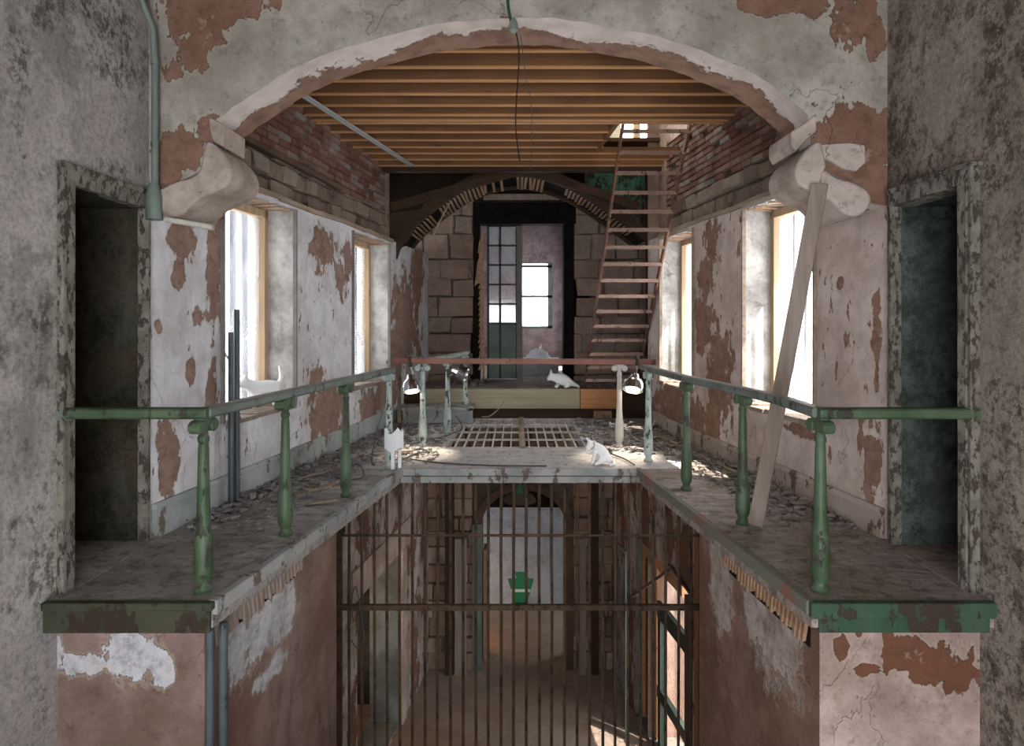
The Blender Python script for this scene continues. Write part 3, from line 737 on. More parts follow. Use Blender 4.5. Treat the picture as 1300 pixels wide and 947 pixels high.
# exposed lath along the well edges
def lath_strip(A, B, t0, t1, n, z0, h, side, mat, label):
    m = MB()
    for i in range(n):
        t = t0 + (t1-t0)*i/(n-1)
        x = A[0] + (B[0]-A[0])*t; y = A[1] + (B[1]-A[1])*t
        off = .035*side
        sl = .05
        z = z0 - .03*math.sin(i*.9) * .3 + (.02 if i > n-4 else 0)
        hh = h * R.uniform(.85, 1.1)
        m.bar((x+off*1.2, y - sl*.6, z), (x+off*.6, y + sl, z - hh), .03, .02, up=(side, 0, 0))
    q = MB(); a0 = Vector((A[0]+(B[0]-A[0])*t0, A[1]+(B[1]-A[1])*t0, z0-.07)); b0 = Vector((A[0]+(B[0]-A[0])*t1, A[1]+(B[1]-A[1])*t1, z0-.07)); q.bar(a0, b0, .02, .17)  # dark strip painting the shade in the gaps between laths
    o = m.build('exposed_lath', mat); q.build('lath_gap_shade', M['dark'], o); return tag(o, label, 'lath')
lath_strip(WLA, WLB, .02, .60, 22, -.15, .15, 1, M['lathg'], 'row of short grey laths under the left gallery floor edge')
lath_strip(WRA, WRB, .05, .66, 24, -.17, .13, -1, M['lath'], 'row of short brown laths under the right gallery floor edge')

# lower back wall with arched doorway
DX0, DX1, DZS, DZT = -.60, .84, -2.05, -1.43
cx = (DX0+DX1)/2; rx = (DX1-DX0)/2
ap = [(cx + rx*math.cos(t), DZS + (DZT-DZS)*math.sin(t)) for t in [math.pi - math.pi*i/20 for i in range(21)]]
m = MB()
for (x0, z0), (x1, z1) in zip(ap, ap[1:]):
    m.cur = 0; m.add([(x0,YB,z0),(x1,YB,z1),(x1,YB,-.13),(x0,YB,-.13)], [(0,1,2,3)])
    m.cur = 1; m.add([(x0,YB,z0),(x0,YB+.5,z0),(x1,YB+.5,z1),(x1,YB,z1)], [(0,1,2,3)])
    m.cur = 0; m.add([(x0,YB+.5,z0),(x0,YB+.5,-.13),(x1,YB+.5,-.13),(x1,YB+.5,z1)], [(0,1,2,3)])
m.box(-2.6, DX0, YB+.04, YB+.5, -4.5, -.13); m.box(DX1, 2.7, YB+.04, YB+.5, -4.5, -.13)
lb = tag(m.build('wall_back_lower', None, mats=[M['mortar'], M['low']]), kind='structure')
def skl(a, b, c, d):
    return b > DX0 - .16 and a < DX1 + .12 and c < DZT + .02
o = block_wall('stone_blocks', QB, -2.2, 2.6, -4.5, -.2, (.22, .36), (.28, .6), M['stonelow'], gap=.02, prot=.07, jit=.015, clips=[(DX0-.16, DX1+.13, -9, DZT+.12)], depth=.14); o.parent = lb
m = MB()
ring = [(cx + (rx+.13)*math.cos(t), DZS + (DZT-DZS+.13)*math.sin(t)) for t in [math.pi - math.pi*i/20 for i in range(21)]]
for i in range(20):
    a, b, c, d = ap[i], ap[i+1], ring[i+1], ring[i]
    m.hexa([(a[0],YB-.05,a[1]),(b[0],YB-.05,b[1]),(b[0],YB+.05,b[1]),(a[0],YB+.05,a[1]),(d[0],YB-.05,d[1]),(c[0],YB-.05,c[1]),(c[0],YB+.05,c[1]),(d[0],YB+.05,d[1])])
m.box(DX1, DX1+.13, YB-.05, YB+.05, -4.5, DZS)
tag(m.build('trim_9', M['lowdoor'], fix=True), kind='structure')
m = MB(); m.box(DX0-.16, DX0, YB-.06, YB+.03, -4.5, DZS+.05)
tag(m.build('trim_10', M['gdoor']), kind='structure')
# room beyond
m = MB(); m.box(-3.5, 3.2, 12.96, 13.1, -4.5, .1); m.box(-3.6, -3.5, 11.2, 13.0, -4.5, .1)
tag(m.build('wall_corridor', M['lowblue']), kind='structure')
m = MB(); m.box(-3.6, 3.2, 11.35, 13.1, -1.85, -1.75); m.box(-3.6, 3.2, 11.3, 11.36, -1.88, -.3); tag(m.build('ceiling_corridor', M['dark']), kind='structure')  # dark header paints in the shade under the corridor ceiling

# ------------------------------------------------------------------ room seen through the upper opening
m = MB(); wx0, wx1, wz0, wz1 = .05, .82, 1.30, 2.80
m.box(-2.4, wx0, 14.6, 14.8, .4, 3.9); m.box(wx1, 2.4, 14.6, 14.8, .4, 3.9); m.box(wx0, wx1, 14.6, 14.8, .4, wz0); m.box(wx0, wx1, 14.6, 14.8, wz1, 3.9)
m.box(-2.5, -2.4, 11.3, 14.8, .4, 3.9); m.box(1.5, 1.6, 11.3, 12.6, .4, 3.9); m.box(1.5, 1.6, 13.9, 14.8, .4, 3.9); m.box(1.5, 1.6, 12.6, 13.9, .4, 1.3); m.box(1.5, 1.6, 12.6, 13.9, 2.9, 3.9)
M['brickfar'] = mottled('purplish_far_brick', '#77666a', '#8c7d80', '#3c3434', .5, .58)
tag(m.build('wall_far', M['brickfar']), kind='structure')
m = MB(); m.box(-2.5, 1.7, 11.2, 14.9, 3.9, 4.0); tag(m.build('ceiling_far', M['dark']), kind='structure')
wf = tag(empty('window_5', (.43, 14.6, 1.3)), kind='structure')
m = MB(); F = .045
for (a,b,c,d) in ((wx0,wx0+F,wz0,wz1),(wx1-.1,wx1,wz0,wz1),(wx0,wx1,wz1-.1,wz1-.04),(wx0,wx1,2.0,2.06),(wx0,wx1,wz0,wz0+.05)): m.box(a, b, 14.57, 14.62, c, d)
m.build('window_frame', M['pipe'], wf)
m = MB(); m.box(wx0, wx1, 14.60, 14.604, wz0, wz1); m.build('pane', M['glassR'], wf)
# dark head and right jamb in the opening
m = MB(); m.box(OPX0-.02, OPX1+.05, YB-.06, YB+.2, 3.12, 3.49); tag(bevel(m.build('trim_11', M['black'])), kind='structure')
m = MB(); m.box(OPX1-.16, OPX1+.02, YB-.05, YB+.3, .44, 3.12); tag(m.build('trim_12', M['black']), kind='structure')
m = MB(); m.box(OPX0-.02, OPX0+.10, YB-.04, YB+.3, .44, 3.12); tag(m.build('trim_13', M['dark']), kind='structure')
m = MB(); m.box(-.56, .72, YB-.2, YB-.1, 3.50, 3.60); tag(bevel(m.build('trim_18', M['plank'])), kind='structure')
# torn lath strip by the left jamb
bl = empty('broken_lath_panel', (-.55, YB-.04, .44), label='torn strip of diagonal laths at the left side of the far opening', cat='lath panel')
m = MB(); m.bar((-.565, YB-.07, .44), (-.585, YB-.07, 3.0), .04, .04); m.build('batten', M['lath'], bl)
m = MB()
for i in range(24):
    z = .75 + i*.092
    m.bar((-.60 - R.uniform(.02,.05), YB-.085, z - .12), (-.58, YB-.085, z + .03), .012, .03)
m.build('lath_strips', M['lath'], bl)
m = MB(); m.prism([(-.60,2.2),(-.585,2.95),(-.64,2.8),(-.66,2.62),(-.62,2.6),(-.67,2.45),(-.69,2.25),(-.72,2.05),(-.64,2.12)], YB-.10, YB-.08); m.build('plaster_scrap', M['lath'], bl, fix=True)
# gridded steel door
dd = tag(empty('door_3', (-.25, 11.0, .44)), kind='structure')
gx0, gx1, gz0, gz1 = -.50, .0, 1.42, 3.12
m = MB(); yy = 11.02
for x in (gx0, -.29, gx1): m.box(x-.018, x+.018, yy-.02, yy+.02, .46, gz1)
for i in range(6): z = gz0 + (gz1-gz0)*i/5; m.box(gx0, gx1, yy-.02, yy+.02, z-.015, z+.015)
m.build('door_frame', M['blackish'] if 'blackish' in M else M['dgreen'], dd)
m = MB(); m.box(gx0, gx1, yy-.002, yy+.002, gz0, gz1); m.build('pane', M['glassD'], dd)
m = MB(); m.box(gx0, gx1, yy-.012, yy+.012, .46, gz0); m.build('door_panel', M['gdoor'], dd)
m = MB(); m.box(.0, .10, yy-.03, yy+.06, .44, 3.12); m.build('door_post', M['pipe_l'], dd)
# things on the floor beyond
bx = empty('wooden_box', (.42, 11.9, .44), label='grey wooden box on the floor beyond the far doorway', cat='box')
m = MB(); m.box(.1, .78, 11.75, 12.1, .44, .73); bevel(m.build('box_body', M['boxw'], bx)); m = MB(); m.box(.08, .80, 11.73, 12.12, .73, .76); bevel(m.build('box_lid', M['boxw'], bx))
def cloth(cxy, r, z0, h, label):
    vs = []; fs = []; n = 18; mrings = 7
    rr = random.Random(5)
    for i in range(mrings):
        for k in range(n):
            t = 2*math.pi*k/n; f = i/(mrings-1); q = 1 - f*.9
            vs.append((cxy[0] + r*1.5*q*math.cos(t)*(1+rr.uniform(-.12,.12)), cxy[1] + r*.8*q*math.sin(t), z0 + h*math.sin(f*1.5) * (1+rr.uniform(-.25,.25))))
    for i in range(mrings-1):
        for k in range(n): fs.append((i*n+k, i*n+(k+1)%n, (i+1)*n+(k+1)%n, (i+1)*n+k))
    fs.append(tuple(range((mrings-1)*n, mrings*n)))
    return tag(mesh_obj('crumpled_cloth', vs, fs, M['cloth'], smooth=True), label, 'cloth')
cloth((.40, 11.95), .17, .76, .17, 'crumpled white cloth heaped on the grey box beyond the doorway')

# green beadboard remnant high on the back wall
M['bead'] = paint_metal('flaking_green_beadboard', '#4f8a69', '#6b9a80', '#4b3a2c', .5, rough=.7, sc=8)
m = MB()
for i in range(13):
    x = 1.2 + i*.075; m.box(x, x+.07, YB-.12, YB-.09, 3.45 - R.uniform(0, .25), 4.0)
tag(m.build('green_board_panel', M['bead']), 'flaking green board panel high on the back wall behind the ladder', 'panel')
m = MB(); m.box(2.2, 2.4, YB-.14, YB-.06, .45, 4.3)
tag(m.build('dark_upright_timber', M['oldwood']), 'dark upright timber against the back wall right of the green boards', 'timber')

# ------------------------------------------------------------------ timber arch with lath vault
VC = [(-1.72,2.35),(-1.66,2.52),(-1.5,2.76),(-1.208,3.02),(-.95,3.21),(-.7,3.36),(-.35,3.49),(0,3.54),(.35,3.50),(.7,3.38),(.95,3.25),(1.3,3.02),(1.6,2.80),(1.86,2.60)]
ta = empty('timber_arch', (0, 9.3, 2.4), label='dark curved timber arch with lath remnants spanning before the back wall', cat='arch')
vc = spline([(a,b) for a,b in VC], 5)
def arch_strip(y0, y1, off0, off1, mat, name):
    m = MB(); a = []; 
    for i, (x, z) in enumerate(vc):
        j0, j1 = max(i-1,0), min(i+1,len(vc)-1)
        t = Vector((vc[j1][0]-vc[j0][0], vc[j1][1]-vc[j0][1])).normalized(); nn = Vector((-t.y, t.x))
        a.append(((x+nn.x*off0, z+nn.y*off0), (x+nn.x*off1, z+nn.y*off1)))
    for (p, q), (r_, s_) in zip(a, a[1:]):
        m.hexa([(p[0],y0,p[1]),(r_[0],y0,r_[1]),(r_[0],y1,r_[1]),(p[0],y1,p[1]),(q[0],y0,q[1]),(s_[0],y0,s_[1]),(s_[0],y1,s_[1]),(q[0],y1,q[1])])
    return m.build(name, mat, ta, fix=True)
arch_strip(9.12, 9.2, .02, .17, M['oldwood'], 'rib')
arch_strip(10.0, 10.08, .02, .14, M['oldwood'], 'rib')
arch_strip(9.2, 10.05, .06, .08, M['dark'], 'boarding')
# laths in patches across the soffit
L = 0; acc = 0; prev = vc[0]; lens = [0]
for p in vc[1:]: lens.append(lens[-1] + math.hypot(p[0]-prev[0], p[1]-prev[1])); prev = p
def at_len(s):
    for i in range(1, len(vc)):
        if lens[i] >= s:
            f = (s-lens[i-1])/(lens[i]-lens[i-1]); return (vc[i-1][0]+(vc[i][0]-vc[i-1][0])*f, vc[i-1][1]+(vc[i][1]-vc[i-1][1])*f)
    return vc[-1]
s = .42; k = 0
while s < lens[-1] - .1:
    x, z = at_len(s)
    ok = (-1.55 < x < -1.25) or (-1.12 < x < -.42) or (-.40 < x < -.12 and k % 2) or (-.02 < x < .42) or (.72 < x < 1.7)
    full = .84 if not (.72 < x < 1.7) else .5
    if ok:
        m = MB(); m.bar((x, 9.18, z + .012), (x + R.uniform(-.015,.015), 9.18 + full*R.uniform(.85,1), z + .012 + R.uniform(-.01,.01)), .04, .01)
        m.build('lath', M['lath'], ta)
    s += .062; k += 1
m = MB(); m.bar((-1.80, 9.06, 3.10), (.1, 9.06, 3.64), .05, .12); m.build('brace', M['oldwood'], ta)
m = MB(); m.bar((.75, 9.06, 3.44), (1.75, 9.06, 3.10), .05, .12); m.build('brace', M['oldwood'], ta)
m = MB(); m.prism([(-2.0,2.6),(-1.60,2.6),(-1.45,2.85),(-1.15,3.12),(-2.0,3.0)], 9.14, 9.18); m.build('spandrel_board', M['oldwood'], ta, fix=True)
m = MB(); m.tube([P(571,257,9.1), P(556,285,9.12), P(550,300,9.15)], .012, 6); m.build('dangling_lath', M['stick'], ta)

# ------------------------------------------------------------------ fresh timber beams at the platform
m = MB(); m.box(-1.38, .94, 9.38, 9.46, .155, .45)
tag(bevel(m.build('timber_beam', M['beamG']), .006), 'long greyish new timber beam along the raised platform edge', 'beam')
m = MB(); m.box(.945, 1.56, 9.36, 9.46, .155, .45)
tag(bevel(m.build('timber_beam', M['beamO']), .006), 'short orange pine beam under the foot of the ladder', 'beam')
m = MB(); m.box(1.15, 1.42, 9.40, 9.47, .0, .12)
tag(bevel(m.build('timber_block', M['lath']), .006), 'small wooden block on the floor below the orange beam', 'block')
m = MB(); m.box(-1.62, -.62, 8.85, 9.3, .2, .24); m.box(-.68, -.62, 8.85, 8.9, .0, .27); m.box(-1.6, -1.54, 8.85, 8.9, 0, .2); m.box(-1.6, -.64, 8.88, 8.9, .02, .2)
tag(bevel(m.build('step_board', M['fasciag'])), 'low grey green step board left of the floor grating', 'step')

# ------------------------------------------------------------------ ladder
ld = empty('iron_ladder', (1.45, 9.5, .45), label='tall rusty iron ladder rising through the ceiling hatch', cat='ladder')
lb0, lt0 = Vector((1.02, 9.56, .45)), Vector((1.215, 7.12, 3.78))
lb1, lt1 = Vector((1.80, 9.56, .45)), Vector((1.975, 7.12, 3.78))
for a, b in ((lb0, lt0), (lb1, lt1)):
    m = MB(); m.bar(a, b, .028, .09, up=(0, -1, 0)); bevel(m.build('stringer', M['ladder'], ld))
for i in range(16):
    f = (i + .7) / 16.4
    a, b = lb0.lerp(lt0, f), lb1.lerp(lt1, f)
    m = MB(); m.bar(a, b, .085, .012); m.bar(a + Vector((0,-.042,-.016)), b + Vector((0,-.042,-.016)), .012, .046)
    m.build('tread', M['tread'], ld)

# ------------------------------------------------------------------ railings
def post_mesh(h, seed=0):
    m = MB()
    m.lathe([(.046,0),(.050,.015),(.034,.035),(.031,.05),(.046,.08),(.050,.12),(.046,.30),(.036,.34),(.038,.36),(.034,.40),(.027,h-.16),(.024,h-.13),(.030,h-.12),(.030,h-.10),(.024,h-.09),(.024,h)], n=12)
    return m
def add_post(x, y, parent, mat, ang, h=.93):
    m = post_mesh(h); M4 = Matrix.Translation((x, y, 0))
    m.v = [M4 @ v for v in m.v]
    o = m.build('post', mat, parent, smooth=False); autosmooth(o, 50)
    # cap block with two scrolls
    m = MB(); d = Vector((math.cos(ang), math.sin(ang), 0)); sd = Vector((-d.y, d.x, 0))
    c = Vector((x, y, h))
    m.bar(c - d*.05 + Vector((0,0,-.015)), c + d*.05 + Vector((0,0,-.015)), .05, .05)
    for s in (-1, 1): m.lathe([(.030,-.034),(.036,-.028),(.036,.028),(.030,.034)], c + d*.056*s + Vector((0,0,-.038)), 12, axis=sd)
    cap = m.build('scrolled_cap', mat, None, fix=True); cap.parent = o
    return o
def rail_strip(pts, name, parent, mat, w=.085, h=.06, z=.99):
    """moulded handrail swept along plan points"""
    prof = [(-w/2, -.3*h), (-w/2, .35*h), (-w*.36, .5*h), (w*.36, .5*h), (w/2, .35*h), (w/2, -.3*h), (w*.3, -.5*h), (-w*.3, -.5*h)]
    pts = [Vector((p[0], p[1], (p[2] if len(p) > 2 else z) - h/2)) for p in pts]; m = MB(); rings = []
    for i, p in enumerate(pts):
        d0 = (pts[i] - pts[i-1]).normalized() if i else None; d1 = (pts[i+1] - pts[i]).normalized() if i < len(pts)-1 else None
        d = ((d0 or d1) + (d1 or d0)); d.z = 0; d.normalize(); sd = Vector((d.y, -d.x, 0))
        k = 1.0 if not (d0 and d1) else 1/max(.4, math.cos(d0.angle(d1)/2))
        rings.append([p + sd*u*k + Vector((0,0,v)) for u, v in prof])
    n = len(prof); vs = [v for r in rings for v in r]; fs = []
    for i in range(len(rings)-1):
        for k in range(n): fs.append((i*n+k, i*n+(k+1)%n, (i+1)*n+(k+1)%n, (i+1)*n+k))
    fs.append(tuple(range(n))); fs.append(tuple(range((len(rings)-1)*n, len(rings)*n)))
    m.add(vs, fs); o = m.build(name, mat, parent, fix=True); return bevel(o, .006, 2)
def rosette(x, y, z, sx, parent, mat):
    m = MB(); m.lathe([(.055,0),(.055,.012),(.042,.022),(.046,.034),(.03,.05)], (x, y, z), 16, axis=(sx,0,0)); m.build('wall_flange', mat, parent)
lr = empty('gallery_railing', (-1.6, 4.8, 0), label='green iron railing along the left gallery edge turning to the left wall', cat='railing')
PL = [(-1.69, 3.40), (-1.575, 4.29), (-1.42, 5.24), (-1.28, 6.32)]
for (x, y) in PL: add_post(x, y, lr, M['postw'] if y > 6 else M['post'], math.atan2(2.9, .4))
rail_strip([PL[0], (-1.27, 6.4)], 'top_rail', lr, M['rail'])
rail_strip([(-2.42, 3.40), (-1.66, 3.40)], 'top_rail', lr, M['post'])
rosette(-2.45, 3.40, .96, 1, lr, M['rail'])
rrl = empty('gallery_railing', (1.5, 4.8, 0), label='green iron railing along the right gallery edge with the plank leaning behind it', cat='railing')
PR = [(1.638, 3.40), (1.62, 4.52), (1.465, 5.44), (1.365, 6.54)]
for (x, y) in PR: add_post(x, y, rrl, M['postw'] if y > 6 else M['post'], math.atan2(3, -.3))
rail_strip([PR[0], (1.66, 4.0), (1.60, 4.52), (1.47, 5.44), (1.40, 6.2), (1.38, 6.85)], 'top_rail', rrl, M['rail'])
rail_strip([(2.43, 3.40), (1.62, 3.40)], 'top_rail', rrl, M['post'])
rosette(2.47, 3.40, .96, -1, rrl, M['post'])
br = empty('bridge_railing', (0, 7.35, 0), label='rusty red bar rail crossing the bridge in front of the floor grating', cat='railing')
m = MB(); m.bar((-1.42, 7.3, 1.0), (1.62, 7.3, .985), .045, .065); bevel(m.build('top_rail', M['redrail'], br))
for (x, y) in ((-1.095, 7.34), (1.19, 7.31)): add_post(x, y, br, M['postw'] if x < 0 else M['grate'], 0, .95)
sr = empty('side_railing', (-.9, 8.4, 0), label='pale green railing running back along the left side of the grating', cat='railing')
for (x, y) in ((-.90, 8.2), (-.76, 9.3)): add_post(x, y, sr, M['postw'], math.atan2(1, .2), .95)
rail_strip([(-1.06, 7.42), (-.90, 8.2), (-.74, 9.42)], 'top_rail', sr, M['postw'], z=1.02)
m = MB(); m.bar((-1.20, 6.45, 0.32), (-1.205, 6.45, 1.03), .035, .03); 
tag(m.build('iron_upright', M['rust']), 'brown iron upright bar tied beside the last left railing post', 'bar')
m = MB(); m.bar((-1.20, 6.45, 0.0), (-1.2, 6.45, .32), .035, .03)
bpy.data.objects['iron_upright'].data.materials[0] = M['rust']
o2 = m.build('tmp', M['rust']); 
# join lower piece into the bar so that it reaches the floor
bm = bmesh.new(); bm.from_mesh(bpy.data.objects['iron_upright'].data); bm.from_mesh(o2.data); bm.to_mesh(bpy.data.objects['iron_upright'].data); bm.free(); bpy.data.objects.remove(o2)

# ------------------------------------------------------------------ floor grating over the opening
fg = empty('floor_grating', (0, 8.3, 0), label='dusty iron floor grating set in the bridge floor', cat='grating')
nb = 15
for i in range(nb+1):
    x = GX0 + (GX1-GX0)*i/nb
    m = MB(); m.box(x-.007, x+.007, GY0-.03, GY1+.03, -.028, .004); m.build('long_bar', M['grate'], fg)
for y in (7.24, 7.74, 8.27, 8.85, 9.36):
    m = MB(); m.box(GX0-.04, GX1+.04, y-.013, y+.013, -.012, .010); m.build('cross_bar', M['grate'], fg)
m = MB(); m.box(.03, .10, 7.2, 9.42, .006, .03)
tag(m.build('narrow_board', M['stick']), 'narrow grey board lying along the middle of the floor grating', 'board')

# ------------------------------------------------------------------ cage of bars under the bridge
cg = empty('iron_cage_screen', (.03, 6.24, -4.5), label='rusty iron bar screen hanging below the bridge', cat='bars')
CX0, CX1, CY = -1.77, 1.845, 6.27
x = -1.77 + .10; i = 0
while x < CX1 - .05:
    r_ = .0155; m = MB()
    pts = [(x + R.uniform(-.004,.004), CY, z) for z in (-.135, -.9, -1.38, -2.6, -4.5)]
    m.tube(pts, r_, 7); autosmooth(m.build('bar', M['rust'], cg)); x += .1262; i += 1
m = MB(); m.tube([(CX0, CY-.02, -.667), (CX1, CY-.02, -.667)], .014, 8); autosmooth(m.build('crossbar', M['rust'], cg))
m = MB(); m.bar((CX0, CY-.03, -1.375), (CX1, CY-.03, -1.375), .04, .055); bevel(m.build('crossbar', M['rust'], cg))
for x in (CX0, CX1): m = MB(); m.box(x-.03, x+.03, CY-.03, CY+.03, -4.5, -.135); bevel(m.build('frame_post', M['rust'], cg))
# keystone sign
sg = empty('keystone_sign', (.035, 6.3, -1.18), label='green keystone shaped sign fixed behind the bars', cat='sign')
def S(px, py): return ((px-656)*6.3/800, EYE + (408-py)*6.3/800)
m = MB(); m.prism([S(*p) for p in [(654,726),(669.5,726),(668,734),(678,734.5),(668,768),(655,768),(644.5,734.5),(655.5,734)]], 6.295, 6.302); m.build('sign_plate', M['sign'], sg, fix=True)
a, b = S(648.5, 747.5), S(673, 751)
m = MB(); m.box(a[0], b[0], 6.290, 6.296, b[1], a[1]); m.build('lettering_strip', M['signw'], sg)
# hanging lamp below
hl = empty('hanging_lamp', (.035, 7.6, -.8), label='green and brown enamel lamp shade hanging under the bridge', cat='lamp')
m = MB(); m.lathe([(.03,.25),(.035,.16),(.055,.13),(.06,.08),(.09,.05)][::-1], (.035, 7.6, -.66), 20); autosmooth(m.build('lamp_neck', M['lampg'], hl, fix=True))
m = MB(); m.lathe([(.195,-.05),(.20,-.035),(.17,.01),(.09,.055),(.05,.065)], (.035, 7.6, -.66), 28); autosmooth(m.build('lamp_shade', M['lampb'], hl, fix=True), 60)
m = MB(); m.tube([(.035, 7.6, -.5), (.035, 7.6, -.13)], .008, 6); m.build('stem', M['lampg'], hl)

# ------------------------------------------------------------------ leaning plank
m = MB(); m.bar(P(955.5,668,4.46) + Vector((.02,0,.01)), P(1041,233,4.07), .10, .045, up=(-.5,-1,0))
tag(bevel(m.build('leaning_plank', M['plank']), .004), 'long weathered plank leaning from the right gallery floor up to the broken corbel', 'plank')

# ------------------------------------------------------------------ pipes
def tube_thing(name, pts, rad, mat, label, cat, n=10, smooth_pts=True):
    if smooth_pts and len(pts) > 2:
        v = [Vector(p) for p in pts]; out = []
        for i in range(len(v)-1):
            p0, p1, p2, p3 = v[max(i-1,0)], v[i], v[i+1], v[min(i+2,len(v)-1)]
            for k in range(6):
                t = k/6; out.append(.5*((2*p1)+(-p0+p2)*t+(2*p0-5*p1+4*p2-p3)*t*t+(-p0+3*p1-3*p2+p3)*t**3))
        out.append(v[-1]); pts = out
    m = MB(); m.tube(pts, rad, n); return tag(autosmooth(m.build(name, mat)), label, cat)
wp = empty('wall_pipe', (-2.37, 4.12, 2.2), label='tall pale green pipe in the corner left of the arch', cat='pipe')
m = MB(); m.tube([(-2.44, 3.9, 3.75), (-2.41, 4.02, 3.55), (-2.375, 4.12, 3.36), (-2.37, 4.13, 3.1), (-2.37, 4.13, 2.32)], .022, 10); autosmooth(m.build('pipe_run', M['gpipe'], wp))
m = MB(); m.lathe([(.026,.16),(.045,.10),(.05,.06),(.05,-.08)][::-1], (-2.37, 4.12, 2.2), 12); autosmooth(m.build('junction_box', M['gpipe'], wp, fix=True))
for z in (2.62, 3.15): m = MB(); m.lathe([(.028,-.015),(.028,.015)], (-2.37, 4.13, z), 12); m.build('collar', M['gpipe'], wp)
tube_thing('short_white_pipe', [(-2.32, 4.16, 2.13), (-2.02, 4.2, 2.08)], .02, M['pipew'], 'short white pipe running sideways below the left corbel', 'pipe')
pipes = [(4.93, .085, 1.28, .020), (4.97, .055, 1.37, .026), (5.06, .05, 1.55, .028)]
for i, (D, off, h, r_) in enumerate(pipes):
    m = MB(); m.tube([(XL(D)+off+.03, D, 0), (XL(D)+off+.03, D, h)], r_*.8, 10)
    tag(autosmooth(m.build('standing_pipe', M['pipe'])), ['shortest thin pipe', 'middle pipe', 'tallest dark pipe'][i] + ' of the three standing beside the near left window', 'pipe', group='pipes standing by the left window')
for i, (dx, dy) in enumerate(((-.03, 0), (.03, .02))):
    m = MB(); m.tube([(-1.585+dx, 3.32+dy, -4.5), (-1.585+dx, 3.32+dy, -.14)], .022, 10)
    tag(autosmooth(m.build('drop_pipe', M['pipe'])), ['left', 'right'][i] + ' one of two dark pipes running down from the left gallery corner', 'pipe', group='pipes below the left corner')
cd = empty('ceiling_conduit', (-1.7, 7.2, 3.56), label='pair of galvanised conduits crossing below the joists at the left', cat='conduit')
for dx in (0, .05):
    m = MB(); m.tube([(-2.08+dx*.9, 5.65, 3.575), (-1.45+dx, 8.6, 3.575)], .014, 8); autosmooth(m.build('conduit', M['zinc'], cd))
# hanging wires at the arch crown
tube_thing('green_wire', [P(644,-6,4.17), P(646,14,4.17), P(650,30,4.17), P(654,38,4.17)], .010, M['lampg'], 'green painted wire running down the arch face to its crown', 'wire')
m = MB(); m.lathe([(.012,-.05),(.03,-.03),(.028,.02),(.012,.05)], P(652,33,4.16), 10); q_ = m.build('cable_clip', M['gpipe']); q_.parent = bpy.data.objects['green_wire']
tube_thing('hanging_wire', [P(655,40,4.3), P(659,70,4.3), P(656,120,4.3), P(655,165,4.3), P(660,205,4.3)], .005, M['blackp'], 'dark frayed wire dangling from the crown of the arch', 'wire', 6)
tube_thing('hanging_wire', [P(661,45,4.35), P(668,100,4.35), P(675,140,4.35), P(674,215,4.35)], .003, M['cable'], 'thin brown string dangling beside the dark wire', 'wire', 6)

# floor things
tube_thing('bent_conduit', [P(822,548,8.3) , P(846,560,7.65), P(880,572,7.1), P(897,581,6.72), P(910,597,6.15), P(926,609,5.79)], .018, M['cpipe'], 'bent grey conduit lying on the right gallery floor', 'pipe')
o = bpy.data.objects['bent_conduit']
for v in o.data.vertices: pass
tube_thing('long_stick', [(XR(7.6)-.22, 7.6, .03), (XR(5.4)-.16, 5.4, .03)], .014, M['stick'], 'long thin stick along the foot of the right wall', 'stick', 6)
tube_thing('thin_batten', [(1.62, 8.5, .03), (1.95, 6.9, .03)], .015, M['stick'], 'thin pale batten lying below the far right window', 'batten', 6)
m = MB(); m.bar((1.58, 8.35, .05), (1.85, 7.5, .04), .16, .03)
tag(m.build('loose_board', M['plank']), 'short wide loose board on rubble below the far right window', 'board')
tube_thing('leaning_rod', [(XL(5.25)-.10, 5.02, 1.32), (XL(5.4)-.12, 5.45, .98)], .010, M['pipew'], 'thin white rod leaning across the near left window', 'rod', 6)
tube_thing('leaning_stick', [P(838,520,8.3), P(826,545,7.6)], .012, M['stick'], 'short broken stick propped against the rubble below the far right window', 'stick', 6)

# cables
cabs = [([P(488,497,6.2), P(486,520,6.15), P(478,552,6.1), (-1.45,6.35,.01), (-1.25,6.6,.012)], 'black cable hanging beside the last left railing post'),
        ([(-1.2,6.5,.02), (-1.05,6.75,.05), (-.95,6.9,.02), (-1.1,6.95,.05), (-1.15,6.7,.02)], 'small loop of cable on the floor at the left end of the bridge'),
        ([(-1.25,6.65,.02), (-.8,6.45,.01), (-.3,6.33,.01), (.3,6.3,.01)], 'thin cable trailing along the front edge of the bridge'),
        ([(-1.05,9.2,.27), (-.75,8.6,.03), (-.85,8.0,.02), (-1.1,7.6,.02), (-1.3,7.2,.02)], 'grey cable running back along the left side of the grating'),
        ([(.86,7.4,.02), (1.0,6.9,.02), (1.12,6.6,.02), (1.18,6.3,.02)], 'dark strip of cable on the right end of the bridge'),
        ([(-1.7,6.1,.03), (-1.5,6.0,.09), (-1.42,5.8,.02), (-1.6,5.7,.03), (-1.75,5.9,.05)], 'coil of wire on the left gallery floor by the third post')]
for p, l in cabs: tube_thing('loose_cable', p, .008, M['cable'], l, 'cable', 6)
tube_thing('wire_loop', [P(449,790,6.2), P(446,765,6.2), P(452,745,6.2), P(460,790,6.2), P(462,812,6.2), P(453,822,6.2), P(446,812,6.2)], .006, M['cable'], 'loop of wire hanging on the left end of the bar screen', 'wire', 6)
tube_thing('curved_wire', [P(612,530,9.0) + Vector((0,0,.01)), P(622,528,9.1), P(634,518,9.3), P(640,510,9.3)], .008, M['stick'], 'thin pale wire rising from the grating to the grey beam', 'wire', 6)

